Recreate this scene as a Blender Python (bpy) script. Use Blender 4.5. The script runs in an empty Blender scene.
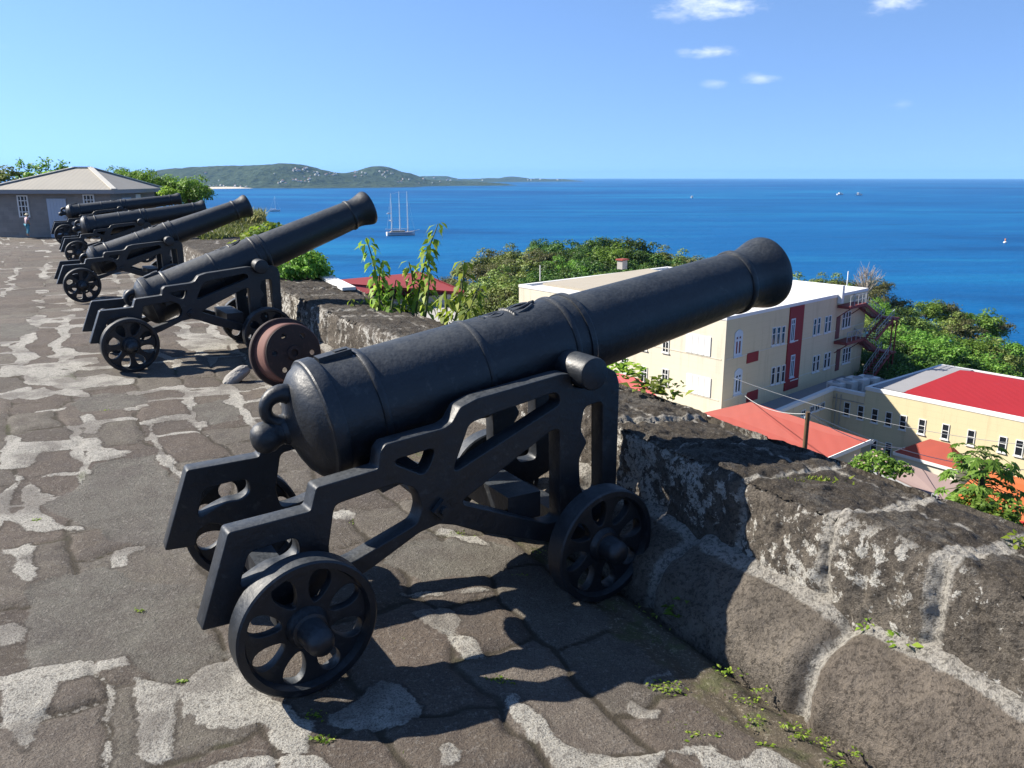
import bpy, bmesh, math
import numpy as np
from mathutils import Vector, Matrix

R = math.radians
SC = bpy.context.scene
COL = SC.collection
rng = np.random.default_rng(7)

# ------------------------------------------------------------------ camera
F, H = 828.0, 1.75
PITCH = math.atan(207 / F)
CP, SP = math.cos(PITCH), math.sin(PITCH)
cd = bpy.data.cameras.new('camera'); cam = bpy.data.objects.new('camera', cd); COL.objects.link(cam)
cd.sensor_width = 36; cd.lens = F / 1024 * 36; cd.clip_start = 0.05; cd.clip_end = 90000
cam.location = (0, 0, H); cam.rotation_euler = (R(90) - PITCH, 0, 0)
SC.camera = cam
SEA = H - 45.0

def ray(px, py):                       # direction of a sight line, used only to survey positions
    x = (px - 512) / F; y = -(py - 384) / F
    return np.array([x, CP + y * SP, -SP + y * CP])
def onz(px, py, z=0.0):
    r = ray(px, py); return np.array([0, 0, H]) + (z - H) / r[2] * r
def atd(px, py, d):
    return np.array([0, 0, H]) + d * ray(px, py)
def onplane(px, py, q, n):
    r = ray(px, py); o = np.array([0, 0, H]); return o + np.dot(np.asarray(q) - o, n) / np.dot(r, n) * r

ROW = R(27.9)
AX = np.array([math.cos(ROW), math.sin(ROW), 0]); NX = np.array([-math.sin(ROW), math.cos(ROW), 0])
O1 = np.array([-0.953, 2.987, 0.0])

# ------------------------------------------------------------------ noise
def _h(i, j, k):
    n = (i * 374761393 + j * 668265263 + k * 2147483647) & 0xffffffff
    n = ((n ^ (n >> 13)) * 1274126177) & 0xffffffff
    n = ((n ^ (n >> 15)) * 2246822519) & 0xffffffff
    return ((n ^ (n >> 16)) & 0xffff) / 65535.0
def vnoise(x, y, s=0):
    x = np.asarray(x, float); y = np.asarray(y, float)
    i = np.floor(x).astype(np.int64); j = np.floor(y).astype(np.int64)
    fx, fy = x - i, y - j
    fx = fx * fx * (3 - 2 * fx); fy = fy * fy * (3 - 2 * fy)
    a = _h(i, j, s); b = _h(i + 1, j, s); c = _h(i, j + 1, s); d = _h(i + 1, j + 1, s)
    return (a * (1 - fx) + b * fx) * (1 - fy) + (c * (1 - fx) + d * fx) * fy
def fbm(x, y, s=0, o=4):
    t = 0; a = 0.5; n = 0
    for k in range(o):
        t = t + a * vnoise(x * 2 ** k + 17.3 * k, y * 2 ** k - 9.1 * k, s + k); n += a; a *= 0.5
    return t / n
def sstep(a, b, x):
    t = np.clip((x - a) / (b - a), 0, 1); return t * t * (3 - 2 * t)

# ------------------------------------------------------------------ materials
class NT:
    def __init__(s, name):
        s.m = bpy.data.materials.new(name); s.m.use_nodes = True
        s.t = s.m.node_tree; s.n = s.t.nodes; s.l = s.t.links
        s.b = s.n['Principled BSDF']; s.out = s.n['Material Output']
    def add(s, typ, **kw):
        n = s.n.new(typ)
        for k, v in kw.items(): setattr(n, k, v)
        return n
    def link(s, a, b): s.l.new(a, b)
    def val(s, sock, v):
        if hasattr(v, 'is_linked') or isinstance(v, bpy.types.NodeSocket): s.link(v, sock)
        else: sock.default_value = v
    def noise(s, scale, detail=4, rough=.6, vec=None, dist=0.0):
        n = s.add('ShaderNodeTexNoise'); n.inputs['Scale'].default_value = scale
        n.inputs['Detail'].default_value = detail; n.inputs['Roughness'].default_value = rough
        n.inputs['Distortion'].default_value = dist
        s.link(vec if vec is not None else s.coord(), n.inputs['Vector']); return n.outputs['Fac']
    def coord(s, which='Object'):
        if not hasattr(s, '_tc'): s._tc = s.add('ShaderNodeTexCoord')
        return s._tc.outputs[which]
    def math(s, op, a, b=0.0, clamp=False):
        n = s.add('ShaderNodeMath', operation=op, use_clamp=clamp)
        s.val(n.inputs[0], a); s.val(n.inputs[1], b); return n.outputs[0]
    def ramp(s, fac, stops):
        n = s.add('ShaderNodeValToRGB'); e = n.color_ramp.elements
        while len(e) < len(stops): e.new(0.5)
        for el, (p, c) in zip(e, stops):
            el.position = p; el.color = (*c, 1) if len(c) == 3 else c
        s.val(n.inputs['Fac'], fac); return n.outputs['Color']
    def map(s, v, a, b, c=0.0, d=1.0):
        n = s.add('ShaderNodeMapRange'); n.interpolation_type = 'SMOOTHSTEP'
        s.val(n.inputs[0], v)
        for k, q in zip((1, 2, 3, 4), (a, b, c, d)): n.inputs[k].default_value = q
        return n.outputs[0]
    def mix(s, f, a, b, mode='MIX'):
        n = s.add('ShaderNodeMix', data_type='RGBA', blend_type=mode)
        s.val(n.inputs[0], f)
        for sock, v in ((n.inputs[6], a), (n.inputs[7], b)):
            if isinstance(v, (tuple, list)): sock.default_value = (*v, 1) if len(v) == 3 else v
            else: s.link(v, sock)
        return n.outputs[2]
    def attr(s, name, what='Fac'):
        n = s.add('ShaderNodeAttribute'); n.attribute_name = name; return n.outputs[what]
    def bump(s, h, strength=.3, dist=.01, prev=None):
        n = s.add('ShaderNodeBump'); n.inputs['Strength'].default_value = strength; n.inputs['Distance'].default_value = dist
        s.link(h, n.inputs['Height'])
        if prev is not None: s.link(prev, n.inputs['Normal'])
        return n.outputs['Normal']
    def set(s, color=None, rough=None, normal=None, metal=None, spec=None):
        b = s.b
        if color is not None:
            if isinstance(color, (tuple, list)): b.inputs['Base Color'].default_value = (*[c * .82 for c in color], 1)
            else: s.link(s.mix(1.0, color, (.82, .82, .82), 'MULTIPLY'), b.inputs['Base Color'])
        if rough is not None: s.val(b.inputs['Roughness'], rough)
        if normal is not None: s.link(normal, b.inputs['Normal'])
        if metal is not None: b.inputs['Metallic'].default_value = metal
        if spec is not None: b.inputs['Specular IOR Level'].default_value = spec
        return s.m

def mat_paint(name, c, rough=.6, var=.12, scale=3.0, bump=.05, grain=40):
    t = NT(name)
    f = t.noise(scale, 5); g = t.noise(grain, 3)
    lo = tuple(x * (1 - var) for x in c); hi = tuple(min(1, x * (1 + var)) for x in c)
    col = t.mix(f, lo, hi); col = t.mix(t.math('MULTIPLY', g, .25), col, tuple(x * .75 for x in c))
    return t.set(col, rough, t.bump(g, bump, .02), spec=.22)

def mat_render(name, c, rough=.85):
    t = NT(name)
    mp = t.add('ShaderNodeMapping'); mp.inputs['Scale'].default_value = (1, 1, .09); t.link(t.coord(), mp.inputs['Vector'])
    st = t.noise(1.6, 6, .7, mp.outputs[0]); f = t.noise(.35, 5); g = t.noise(5, 4)
    col = t.mix(f, tuple(x * .93 for x in c), tuple(min(1, x * 1.05) for x in c))
    col = t.mix(t.math('MULTIPLY', t.map(st, .50, .72), .40), col, tuple(x * y for x, y in zip(c, (.62, .60, .58))))
    sx = t.add('ShaderNodeSeparateXYZ'); t.link(t.coord(), sx.inputs[0])
    ln = t.map(t.math('SINE', t.math('MULTIPLY', sx.outputs[2], 2 * math.pi / .55)), .965, .99)
    col = t.mix(t.math('MULTIPLY', ln, .16), col, tuple(x * .6 for x in c))
    return t.set(col, rough, t.bump(g, .1, .02), spec=.2)

def mat_iron():
    t = NT('black_painted_iron')
    f = t.noise(9, 6, .65); g = t.noise(70, 4, .6); h = t.noise(22, 3)
    col = t.mix(f, (.0045, .0060, .0085), (.0120, .0155, .0210))
    wear = t.map(t.noise(14, 8, .75), .56, .70)
    col = t.mix(t.math('MULTIPLY', wear, .5), col, (.075, .075, .072))
    rust = t.map(t.noise(4, 10, .82), .60, .72)
    col = t.mix(t.math('MULTIPLY', rust, .45), col, (.085, .055, .032))
    chip = t.map(t.noise(33, 6, .8), .66, .70)
    col = t.mix(t.math('MULTIPLY', chip, .5), col, (.10, .105, .105))
    gm = t.add('ShaderNodeNewGeometry'); sz = t.add('ShaderNodeSeparateXYZ'); t.link(gm.outputs['Normal'], sz.inputs[0])
    top_light = t.math('MULTIPLY', t.map(sz.outputs[2], .15, .95), t.map(t.math('ADD', t.math('MULTIPLY', g, .5), t.math('MULTIPLY', t.noise(4, 6, .7), .7)), .42, .78, .15, .85))
    col = t.mix(t.math('MULTIPLY', top_light, .8), col, (.056, .066, .076))  # upward faces coloured lighter to paint in the sky-lit look of the tops
    ro = t.math('ADD', t.math('ADD', t.math('MULTIPLY', f, .30), .30), t.math('MULTIPLY', top_light, .22))
    n = t.bump(g, .22, .004); n = t.bump(h, .25, .012, n)
    return t.set(col, ro, n, spec=.5)

def mat_dark_bore():
    t = NT('dark_bore'); return t.set((.004, .004, .004), .9)

def mat_floor():
    t = NT('weathered_paving')
    mort = t.attr('mort'); tone = t.attr('tone'); cem = t.attr('cement'); edge = t.attr('edge')
    n1 = t.noise(7, 6, .65); n2 = t.noise(38, 5, .7); n3 = t.noise(150, 3, .75); n4 = t.noise(2.2, 4, .6); n5 = t.noise(62, 5, .8)
    wob = t.math('ADD', t.math('MULTIPLY', t.math('SUBTRACT', n2, .5), .05), t.math('MULTIPLY', t.math('SUBTRACT', n1, .5), .07))
    mm = t.map(t.math('ADD', mort, wob), -.004, .006)
    stone = t.ramp(tone, [(0, (.160, .128, .102)), (.2, (.100, .082, .064)), (.45, (.175, .158, .128)), (.7, (.128, .102, .079)), (1, (.195, .168, .138))])
    cm = t.map(t.math('ADD', cem, wob), -.004, .01)
    grey = t.mix(n2, (.125, .118, .098), (.200, .188, .160))
    col = t.mix(cm, stone, grey)
    col = t.mix(t.map(n1, .30, .68), t.mix(.5, col, (.085, .068, .060)), col)
    # blotches of dark lichen and pale scuffs, then grit
    col = t.mix(t.math('MULTIPLY', t.map(n4, .50, .64), .40), col, (.105, .092, .082))
    col = t.mix(t.math('MULTIPLY', t.map(n2, .55, .70), .45), col, (.34, .315, .28))
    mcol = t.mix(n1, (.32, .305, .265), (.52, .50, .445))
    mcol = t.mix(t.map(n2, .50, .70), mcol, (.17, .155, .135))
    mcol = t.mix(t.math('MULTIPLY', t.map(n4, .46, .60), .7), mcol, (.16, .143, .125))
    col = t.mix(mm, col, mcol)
    col = t.mix(t.math('MULTIPLY', t.map(n3, .49, .60), .62), col, (.055, .044, .037))
    col = t.mix(t.math('MULTIPLY', t.map(n5, .55, .64), .45), col, (.34, .315, .275))
    # earth lying in the open joints
    ck = t.math('ADD', edge, t.math('MULTIPLY', t.math('SUBTRACT', n2, .5), .02))
    crack = t.math('MULTIPLY', t.map(ck, .006, .020, 1, 0), t.math('SUBTRACT', 1.0, mm))
    crack = t.math('MULTIPLY', crack, t.map(n4, .35, .55, .7, 1))
    col = t.mix(crack, col, (.060, .050, .036))
    moss = t.math('MULTIPLY', t.map(t.math('ADD', edge, t.math('MULTIPLY', n1, .05)), .025, .055, 1, 0), t.map(t.noise(1.7, 3), .56, .68))
    col = t.mix(t.math('MULTIPLY', moss, .6), col, (.075, .085, .032))
    ea = t.map(t.math('ADD', t.attr('earth'), t.math('MULTIPLY', t.math('SUBTRACT', n1, .5), .8)), .35, .65)
    soil = t.mix(n2, (.075, .060, .040), (.15, .125, .088)); soil = t.mix(t.map(n5, .54, .62), soil, (.30, .265, .205)); soil = t.mix(t.math('MULTIPLY', t.map(n1, .48, .60), .55), soil, (.085, .105, .030))
    col = t.mix(t.math('MULTIPLY', ea, .9), col, soil)
    rim = t.math('MULTIPLY', t.map(t.math('ADD', mort, wob), -.022, -.003), t.math('SUBTRACT', 1.0, mm))
    col = t.mix(t.math('MULTIPLY', rim, t.map(n1, .40, .60, 0, .75)), col, (.045, .037, .030))  # thin shadow painted as a dark outline along the mortar edges
    hgt = t.math('ADD', t.math('MULTIPLY', n2, .7), t.math('ADD', t.math('MULTIPLY', n3, .35), t.math('MULTIPLY', n5, .6)))
    nb = t.bump(hgt, .95, .018)
    return t.set(col, .92, nb, spec=.25)

def mat_wall(name='lichen_stone', reddish=False):
    t = NT(name)
    mort = t.attr('mort'); tone = t.attr('tone'); up = t.attr('up')
    n1 = t.noise(6, 6, .65); n2 = t.noise(34, 5, .7); n3 = t.noise(120, 4, .8); n4 = t.noise(2.3, 4); n5 = t.noise(55, 5, .8)
    wob = t.math('ADD', t.math('MULTIPLY', t.math('SUBTRACT', n2, .5), .05), t.math('MULTIPLY', t.math('SUBTRACT', n1, .5), .05))
    mm = t.map(t.math('ADD', mort, wob), -.006, .012)
    if reddish:
        base = t.ramp(tone, [(0, (.222, .186, .150)), (.5, (.192, .163, .133)), (1, (.242, .210, .172))])
        top = base
    else:
        base = t.ramp(tone, [(0, (.150, .128, .104)), (.5, (.195, .170, .140)), (1, (.120, .104, .086))])
        top = t.mix(n2, (.034, .029, .022), (.112, .094, .074))
    col = t.mix(t.math('MULTIPLY', up, 1.0 if not reddish else .2), base, top)
    col = t.mix(t.map(n1, .3, .7), t.mix(.55, col, (.04, .034, .03)), col)
    if not reddish:
        # white crust lichen on the faces
        lic = t.math('MULTIPLY', t.map(t.math('ADD', t.noise(20, 8, .72), t.math('MULTIPLY', t.math('SUBTRACT', n4, .5), .75)), .538, .568), t.math('SUBTRACT', 1.0, t.math('MULTIPLY', up, .9)))
        col = t.mix(t.math('MULTIPLY', lic, .85), col, t.mix(n2, (.50, .48, .43), (.82, .80, .73)))
    col = t.mix(t.math('MULTIPLY', t.map(n3, .54, .62), .60), col, (.25, .215, .175))
    mcol = t.mix(n1, (.29, .27, .235), (.50, .475, .425))
    mcol = t.mix(t.map(n2, .50, .70), mcol, (.20, .185, .165))
    col = t.mix(mm, col, mcol)
    col = t.mix(t.math('MULTIPLY', t.map(n5, .50, .58), .60), col, (.028, .023, .018))
    nb = t.bump(t.math('ADD', t.math('MULTIPLY', n2, .7), t.math('ADD', t.math('MULTIPLY', n5, .5), t.math('MULTIPLY', n3, .35))), 1.0, .028)
    return t.set(col, .95, nb, spec=.2)

def mat_leaf(name, a, b, c=None, trans=.25):
    t = NT(name)
    at = t.attr('lv'); oi = t.add('ShaderNodeObjectInfo').outputs['Random']
    col = t.ramp(at, [(0, a), (.6, b), (1, c or b)])
    hs = t.add('ShaderNodeHueSaturation'); t.link(col, hs.inputs['Color'])
    t.link(t.map(oi, 0, 1, .485, .515), hs.inputs['Hue']); t.link(t.map(oi, 0, 1, .75, 1.2), hs.inputs['Value'])
    t.set(hs.outputs['Color'], .55, spec=.25)
    tr = t.add('ShaderNodeBsdfTranslucent'); t.link(hs.outputs['Color'], tr.inputs['Color'])
    mx = t.add('ShaderNodeMixShader'); mx.inputs[0].default_value = trans
    t.link(t.b.outputs[0], mx.inputs[1]); t.link(tr.outputs[0], mx.inputs[2]); t.link(mx.outputs[0], t.out.inputs['Surface'])
    return t.m

M = {}
M['iron'] = mat_iron(); M['bore'] = mat_dark_bore(); M['floor'] = mat_floor()
M['wall'] = mat_wall(); M['kerb'] = mat_wall('reddish_kerb_stone', True)
M['bark'] = mat_paint('bark', (.13, .10, .075), .9, .3, 8, .4)
M['leaf_dark'] = mat_leaf('leaf_dark', (.036, .082, .016), (.078, .155, .028), (.14, .23, .046))
M['leaf_mid'] = mat_leaf('leaf_mid', (.115, .170, .034), (.21, .285, .060), (.29, .36, .10))
M['leaf_bright'] = mat_leaf('leaf_bright', (.14, .25, .022), (.27, .40, .040), (.45, .55, .09), .45)
M['leaf_dry'] = mat_leaf('leaf_dry', (.095, .105, .034), (.155, .165, .058), (.22, .21, .095))
M['leaf_deep'] = mat_leaf('leaf_deep', (.090, .195, .026), (.17, .32, .045), (.27, .42, .08), .38)
M['grass'] = mat_leaf('grass_blade', (.075, .110, .022), (.140, .180, .038), (.25, .25, .08), .35)
M['dry_grass'] = mat_leaf('dry_grass_blade', (.13, .14, .045), (.22, .22, .08), (.34, .31, .14), .3)
M['cream'] = mat_render('cream_render', (.74, .68, .55))
M['yellow'] = mat_render('yellow_render', (.72, .62, .39))
M['tan'] = mat_render('tan_bounce_render', (.74, .61, .40))
M['white'] = mat_paint('white_paint', (.80, .80, .78), .6, .05, 2)
M['blue_white'] = mat_paint('pale_blue_white_paint', (.62, .70, .78), .6, .05, 2)
M['sand_roof'] = mat_paint('sand_roof_felt', (.42, .375, .30), .9, .10, .5)
M['white_roof'] = mat_paint('white_roof_membrane', (.72, .71, .68), .8, .08, .3)
M['grey_roof'] = mat_paint('grey_roof', (.30, .30, .31), .85, .12, .6)
M['red_panel'] = mat_paint('dark_red_panel', (.30, .028, .030), .6, .1, .6)
M['red_roof'] = mat_paint('red_roof_sheet', (.40, .026, .026), .5, .08, .4)
M['salmon_roof'] = mat_paint('salmon_roof_sheet', (.34, .070, .050), .6, .10, .4)
M['rust_roof'] = mat_paint('rust_red_roof_sheet', (.30, .055, .035), .65, .15, .6)
M['pink_roof'] = mat_paint('faded_pink_roof_sheet', (.42, .085, .085), .7, .12, .4)
M['orange_roof'] = mat_paint('orange_roof_sheet', (.46, .12, .035), .6, .1, .5)
M['mauve_roof'] = mat_paint('mauve_roof_sheet', (.24, .175, .165), .7, .12, .6)
M['maroon'] = mat_paint('maroon_paint', (.20, .07, .065), .7, .15, 1)
M['grey_wall'] = mat_paint('grey_sheet_wall', (.36, .37, .39), .7, .15, 1)
M['concrete'] = mat_paint('concrete', (.42, .40, .37), .9, .15, 1.5)
M['metal'] = mat_paint('galvanised_metal', (.42, .44, .46), .5, .12, 2)
M['stair_red'] = mat_paint('stair_red_brown', (.24, .06, .055), .7, .15, 1)
M['wood_pole'] = mat_paint('pole_wood', (.13, .085, .05), .9, .25, 5)
M['wire'] = mat_paint('grey_wire', (.45, .45, .45), .6, .05, 1)
M['roof_sheet'] = mat_paint('grey_brown_roof_sheet', (.36, .335, .29), .7, .10, .7)
M['pale_cap'] = mat_paint('pale_ridge_cap', (.66, .63, .55), .6, .06, 2)
M['door_paint'] = mat_paint('pale_blue_door_paint', (.52, .58, .66), .6, .06, 2)
M['skin'] = mat_paint('skin', (.42, .25, .18), .6, .05, 10)
M['hat'] = mat_paint('straw_hat', (.72, .66, .48), .8, .08, 30)
M['shirt'] = mat_paint('pale_pink_shirt', (.72, .52, .55), .8, .12, 12)
M['trousers'] = mat_paint('teal_trousers', (.10, .32, .42), .8, .12, 12)
M['hull'] = mat_paint('boat_white', (.80, .80, .80), .4, .03, 2)
M['mast'] = mat_paint('boat_mast', (.78, .78, .76), .5, .03, 2)
M['deck'] = mat_paint('boat_deck', (.45, .36, .26), .7, .15, 2)
M['hull_blue'] = mat_paint('boat_dark_stripe', (.10, .16, .28), .5, .1, 2)
M['buoy'] = mat_paint('buoy_orange', (.75, .28, .10), .6, .1, 2)
M['beach'] = mat_paint('beach_sand', (.62, .54, .42), .95, .1, .01)
M['grey_stone'] = mat_paint('loose_grey_stone', (.36, .34, .31), .95, .35, 14, .6, 60)
M['far_white'] = mat_paint('far_wall_white', (.74, .71, .66), .9, .1, .05)
M['far_pink'] = mat_paint('far_roof_terracotta', (.46, .24, .18), .9, .15, .05)

def glass_mat():
    t = NT('dark_window_glass'); return t.set((.020, .024, .030), .12, spec=.5)
M['glass'] = glass_mat()

def rust_mats():
    t = NT('pink_primer_tread'); f = t.noise(9, 6)
    col = t.mix(f, (.115, .045, .035), (.18, .078, .060)); col = t.mix(t.map(t.noise(30, 5), .55, .7), col, (.17, .07, .05))
    M['rust_tread'] = t.set(col, .8, t.bump(t.noise(60, 4), .3, .004))
    t = NT('rusty_iron'); f = t.noise(8, 6)
    col = t.mix(f, (.014, .009, .008), (.040, .019, .016)); col = t.mix(t.map(t.noise(26, 5), .56, .7), col, (.055, .028, .022))
    M['rust_face'] = t.set(col, .75, t.bump(t.noise(60, 4), .4, .005))
rust_mats()

def blocks_mat():
    t = NT('grey_block_masonry')
    br = t.add('ShaderNodeTexBrick'); br.inputs['Scale'].default_value = 1.0
    br.inputs['Brick Width'].default_value = .42; br.inputs['Row Height'].default_value = .21; br.inputs['Mortar Size'].default_value = .012
    mp = t.add('ShaderNodeMapping'); mp.inputs['Rotation'].default_value = (R(90), 0, 0)
    t.link(t.coord(), mp.inputs['Vector']); t.link(mp.outputs[0], br.inputs['Vector'])
    br.inputs['Color1'].default_value = (.30, .285, .265, 1); br.inputs['Color2'].default_value = (.38, .355, .325, 1); br.inputs['Mortar'].default_value = (.36, .34, .31, 1)
    col = t.mix(t.math('MULTIPLY', t.noise(1.6, 5), .55), br.outputs['Color'], (.10, .09, .085))
    return t.set(col, .92, t.bump(t.noise(30, 4), .4, .02))
M['block'] = blocks_mat()

def water_mat():
    t = NT('sea_water')
    p = t.coord('Object')
    mp = t.add('ShaderNodeMapping'); mp.inputs['Scale'].default_value = (.35, 1, 1); t.link(p, mp.inputs['Vector'])
    n1 = t.noise(.0022, 6, .68, mp.outputs[0], 1.2); n2 = t.noise(.02, 5, .6, p); n3 = t.noise(.28, 4, .6, p)
    col = t.ramp(n1, [(.36, (.0016, .046, .175)), (.5, (.0024, .078, .245)), (.62, (.008, .160, .330))])
    near = t.add('ShaderNodeSeparateXYZ'); t.link(p, near.inputs[0])
    shal = t.map(near.outputs['Y'], 300, 6000, 1, 0)
    col = t.mix(t.math('MULTIPLY', shal, .45), col, (.0055, .120, .290))
    stk = t.noise(.012, 5, .65, mp.outputs[0]); col = t.mix(t.math('MULTIPLY', t.map(stk, .55, .68), .5), col, (.012, .17, .33)); col = t.mix(t.math('MULTIPLY', t.map(stk, .46, .34), .45), col, (.0012, .034, .13))
    n = t.bump(n2, .6, 4.0); n = t.bump(n3, .9, .5, n)
    t.b.inputs['IOR'].default_value = 1.33
    return t.set(col, .45, n, spec=.07)
M['water'] = water_mat()

def ground_mat():
    t = NT('scrub_earth')
    a = t.noise(.12, 6); b = t.noise(1.2, 5)
    col = t.mix(a, (.055, .065, .025), (.15, .125, .08)); col = t.mix(t.map(b, .5, .65), col, (.05, .07, .022))
    return t.set(col, .95, t.bump(b, .6, .3))
M['ground'] = ground_mat()

def hill_mat():
    t = NT('wooded_hillside')
    a = t.noise(.006, 6); b = t.noise(.035, 6, .7)
    col = t.mix(a, (.035, .062, .034), (.080, .105, .056)); col = t.mix(t.map(b, .48, .60), col, (.022, .038, .020))
    col = t.mix(t.math('MULTIPLY', t.map(b, .64, .70), .35), col, (.15, .145, .10))
    return t.set(col, .95, t.bump(b, 1.0, 14.0), spec=.1)
M['hill'] = hill_mat()

def stripe_roof(name, base, period, axis=0, ribs_=.2):
    t = NT(name)
    sx = t.add('ShaderNodeSeparateXYZ'); t.link(t.coord(), sx.inputs[0])
    ribs = ribs_
    w = t.math('SINE', t.math('MULTIPLY', sx.outputs[axis], 2 * math.pi / period))
    col = t.mix(t.noise(.8, 5), tuple(c * .88 for c in base), tuple(min(1, c * 1.1) for c in base))
    return t.set(col, .65, t.bump(w, ribs, .03), spec=.2)
M['roof_sheet'] = stripe_roof('grey_brown_roof_sheet_ribbed', (.36, .335, .285), .25, 0, .06)

# ------------------------------------------------------------------ object helpers
def tag(o, label=None, cat=None, group=None, kind=None):
    if label: o['label'] = label
    if cat: o['category'] = cat
    if group: o['group'] = group
    if kind: o['kind'] = kind
    return o
def empty(name, loc=(0, 0, 0), rz=0.0, **kw):
    o = bpy.data.objects.new(name, None); COL.objects.link(o); o.location = loc; o.rotation_euler = (0, 0, rz)
    o.empty_display_size = .2
    return tag(o, **kw)
def link(name, me, mat, parent=None):
    o = bpy.data.objects.new(name, me); COL.objects.link(o)
    if mat is not None and not me.materials:
        for m_ in (mat if isinstance(mat, (list, tuple)) else [mat]): me.materials.append(m_)
    if parent: o.parent = parent
    return o
def finish(me, smooth=None):
    if smooth is not None:
        me.polygons.foreach_set('use_smooth', [True] * len(me.polygons))
        me.set_sharp_from_angle(angle=R(smooth))
    me.update()
    return me
def copy_tree(o, parent=None):
    c = o.copy(); COL.objects.link(c)
    if parent is not None: c.parent = parent
    for ch in list(o.children): copy_tree(ch, c)
    return c

class MB:
    def __init__(s): s.v = []; s.f = []; s.mi = []
    def _add(s, vs, fs, mi=0):
        b = len(s.v); s.v += [tuple(map(float, q)) for q in vs]
        for q in fs: s.f.append([b + i for i in q]); s.mi.append(mi)
        return s
    def box(s, c, size, rz=0.0, mi=0, mat=None):
        x, y, z = (q / 2 for q in size)
        vs = np.array([(-x, -y, -z), (x, -y, -z), (x, y, -z), (-x, y, -z), (-x, -y, z), (x, -y, z), (x, y, z), (-x, y, z)])
        if mat is not None: vs = vs @ np.asarray(mat).T
        cz, sz = math.cos(rz), math.sin(rz)
        vs = np.c_[vs[:, 0] * cz - vs[:, 1] * sz, vs[:, 0] * sz + vs[:, 1] * cz, vs[:, 2]] + np.asarray(c)
        return s._add(vs, [(0, 3, 2, 1), (4, 5, 6, 7), (0, 1, 5, 4), (1, 2, 6, 5), (2, 3, 7, 6), (3, 0, 4, 7)], mi)
    def obox(s, o, ax, ay, az, mi=0):          # box from a corner and three edge vectors
        o, ax, ay, az = map(np.asarray, (o, ax, ay, az))
        vs = [o, o + ax, o + ax + ay, o + ay, o + az, o + ax + az, o + ax + ay + az, o + ay + az]
        f = [(0, 3, 2, 1), (4, 5, 6, 7), (0, 1, 5, 4), (1, 2, 6, 5), (2, 3, 7, 6), (3, 0, 4, 7)]
        if np.dot(np.cross(ax, ay), az) < 0: f = [q[::-1] for q in f]
        return s._add(vs, f, mi)
    def bar(s, p, q, w, h, mi=0):              # rectangular bar between two points
        p, q = np.asarray(p, float), np.asarray(q, float); d = q - p; L = np.linalg.norm(d); d /= L
        side = np.cross(d, (0, 0, 1)); 
        if np.linalg.norm(side) < 1e-4: side = np.array([1., 0, 0])
        side /= np.linalg.norm(side); up = np.cross(side, d)
        return s.obox(p - side * w / 2 - up * h / 2, side * w, d * L, up * h, mi)
    def tube(s, pts, rad, n=8, caps=True, mi=0):
        pts = np.asarray(pts, float); rad = np.broadcast_to(rad, len(pts))
        b = len(s.v); prev = None
        for i, p in enumerate(pts):
            d = pts[min(i + 1, len(pts) - 1)] - pts[max(i - 1, 0)]; d = d / (np.linalg.norm(d) + 1e-12)
            if prev is None:
                a = np.cross(d, (0, 0, 1));
                if np.linalg.norm(a) < .05: a = np.cross(d, (0, 1, 0))
            else: a = prev - d * np.dot(prev, d)
            a /= np.linalg.norm(a); prev = a; c = np.cross(d, a)
            for k in range(n):
                th = 2 * math.pi * k / n; s.v.append(tuple(p + rad[i] * (math.cos(th) * a + math.sin(th) * c)))
        for i in range(len(pts) - 1):
            for k in range(n):
                k2 = (k + 1) % n
                s.f.append([b + i * n + k, b + i * n + k2, b + (i + 1) * n + k2, b + (i + 1) * n + k]); s.mi.append(mi)
        if caps:
            s.f.append([b + k for k in range(n)][::-1]); s.mi.append(mi)
            e = b + (len(pts) - 1) * n; s.f.append([e + k for k in range(n)]); s.mi.append(mi)
        return s
    def lathe(s, prof, n=32, axis='x', mi=0, origin=(0, 0, 0)):  # prof: (t, r)
        b = len(s.v); o = np.asarray(origin, float)
        for t, r in prof:
            for k in range(n):
                th = 2 * math.pi * k / n; c, q = r * math.cos(th), r * math.sin(th)
                p = {'x': (t, c, q), 'y': (q, t, c), 'z': (c, q, t)}[axis]
                s.v.append(tuple(o + p))
        for i in range(len(prof) - 1):
            for k in range(n):
                k2 = (k + 1) % n
                s.f.append([b + i * n + k, b + i * n + k2, b + (i + 1) * n + k2, b + (i + 1) * n + k]); s.mi.append(mi)
        s.f.append([b + k for k in range(n)][::-1]); s.mi.append(mi)
        e = b + (len(prof) - 1) * n; s.f.append([e + k for k in range(n)]); s.mi.append(mi)
        return s
    def prism(s, poly, z0, z1, mi=0):
        n = len(poly); A = sum(poly[i][0] * poly[(i + 1) % n][1] - poly[(i + 1) % n][0] * poly[i][1] for i in range(n))
        if A < 0: poly = poly[::-1]
        vs = [(p[0], p[1], z0) for p in poly] + [(p[0], p[1], z1) for p in poly]
        fs = [list(range(n))[::-1], [n + i for i in range(n)]] + [[i, (i + 1) % n, n + (i + 1) % n, n + i] for i in range(n)]
        return s._add(vs, fs, mi)
    def poly(s, pts, mi=0): return s._add(pts, [list(range(len(pts)))], mi)
    def slab(s, pts, th, mi=0):                # a roof plane with thickness below it
        pts = [np.asarray(p, float) for p in pts]; n = len(pts)
        nn = np.cross(pts[1] - pts[0], pts[2] - pts[0]); 
        if nn[2] < 0: pts = pts[::-1]
        lo = [p - np.array([0, 0, th]) for p in pts]
        return s._add(pts + lo, [list(range(n)), [n + i for i in range(n)][::-1]] + [[i, n + i, n + (i + 1) % n, (i + 1) % n] for i in range(n)], mi)
    def mesh(s, name, smooth=None):
        me = bpy.data.meshes.new(name); me.from_pydata(s.v, [], s.f)
        if any(s.mi): me.polygons.foreach_set('material_index', s.mi)
        return finish(me, smooth)
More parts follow.
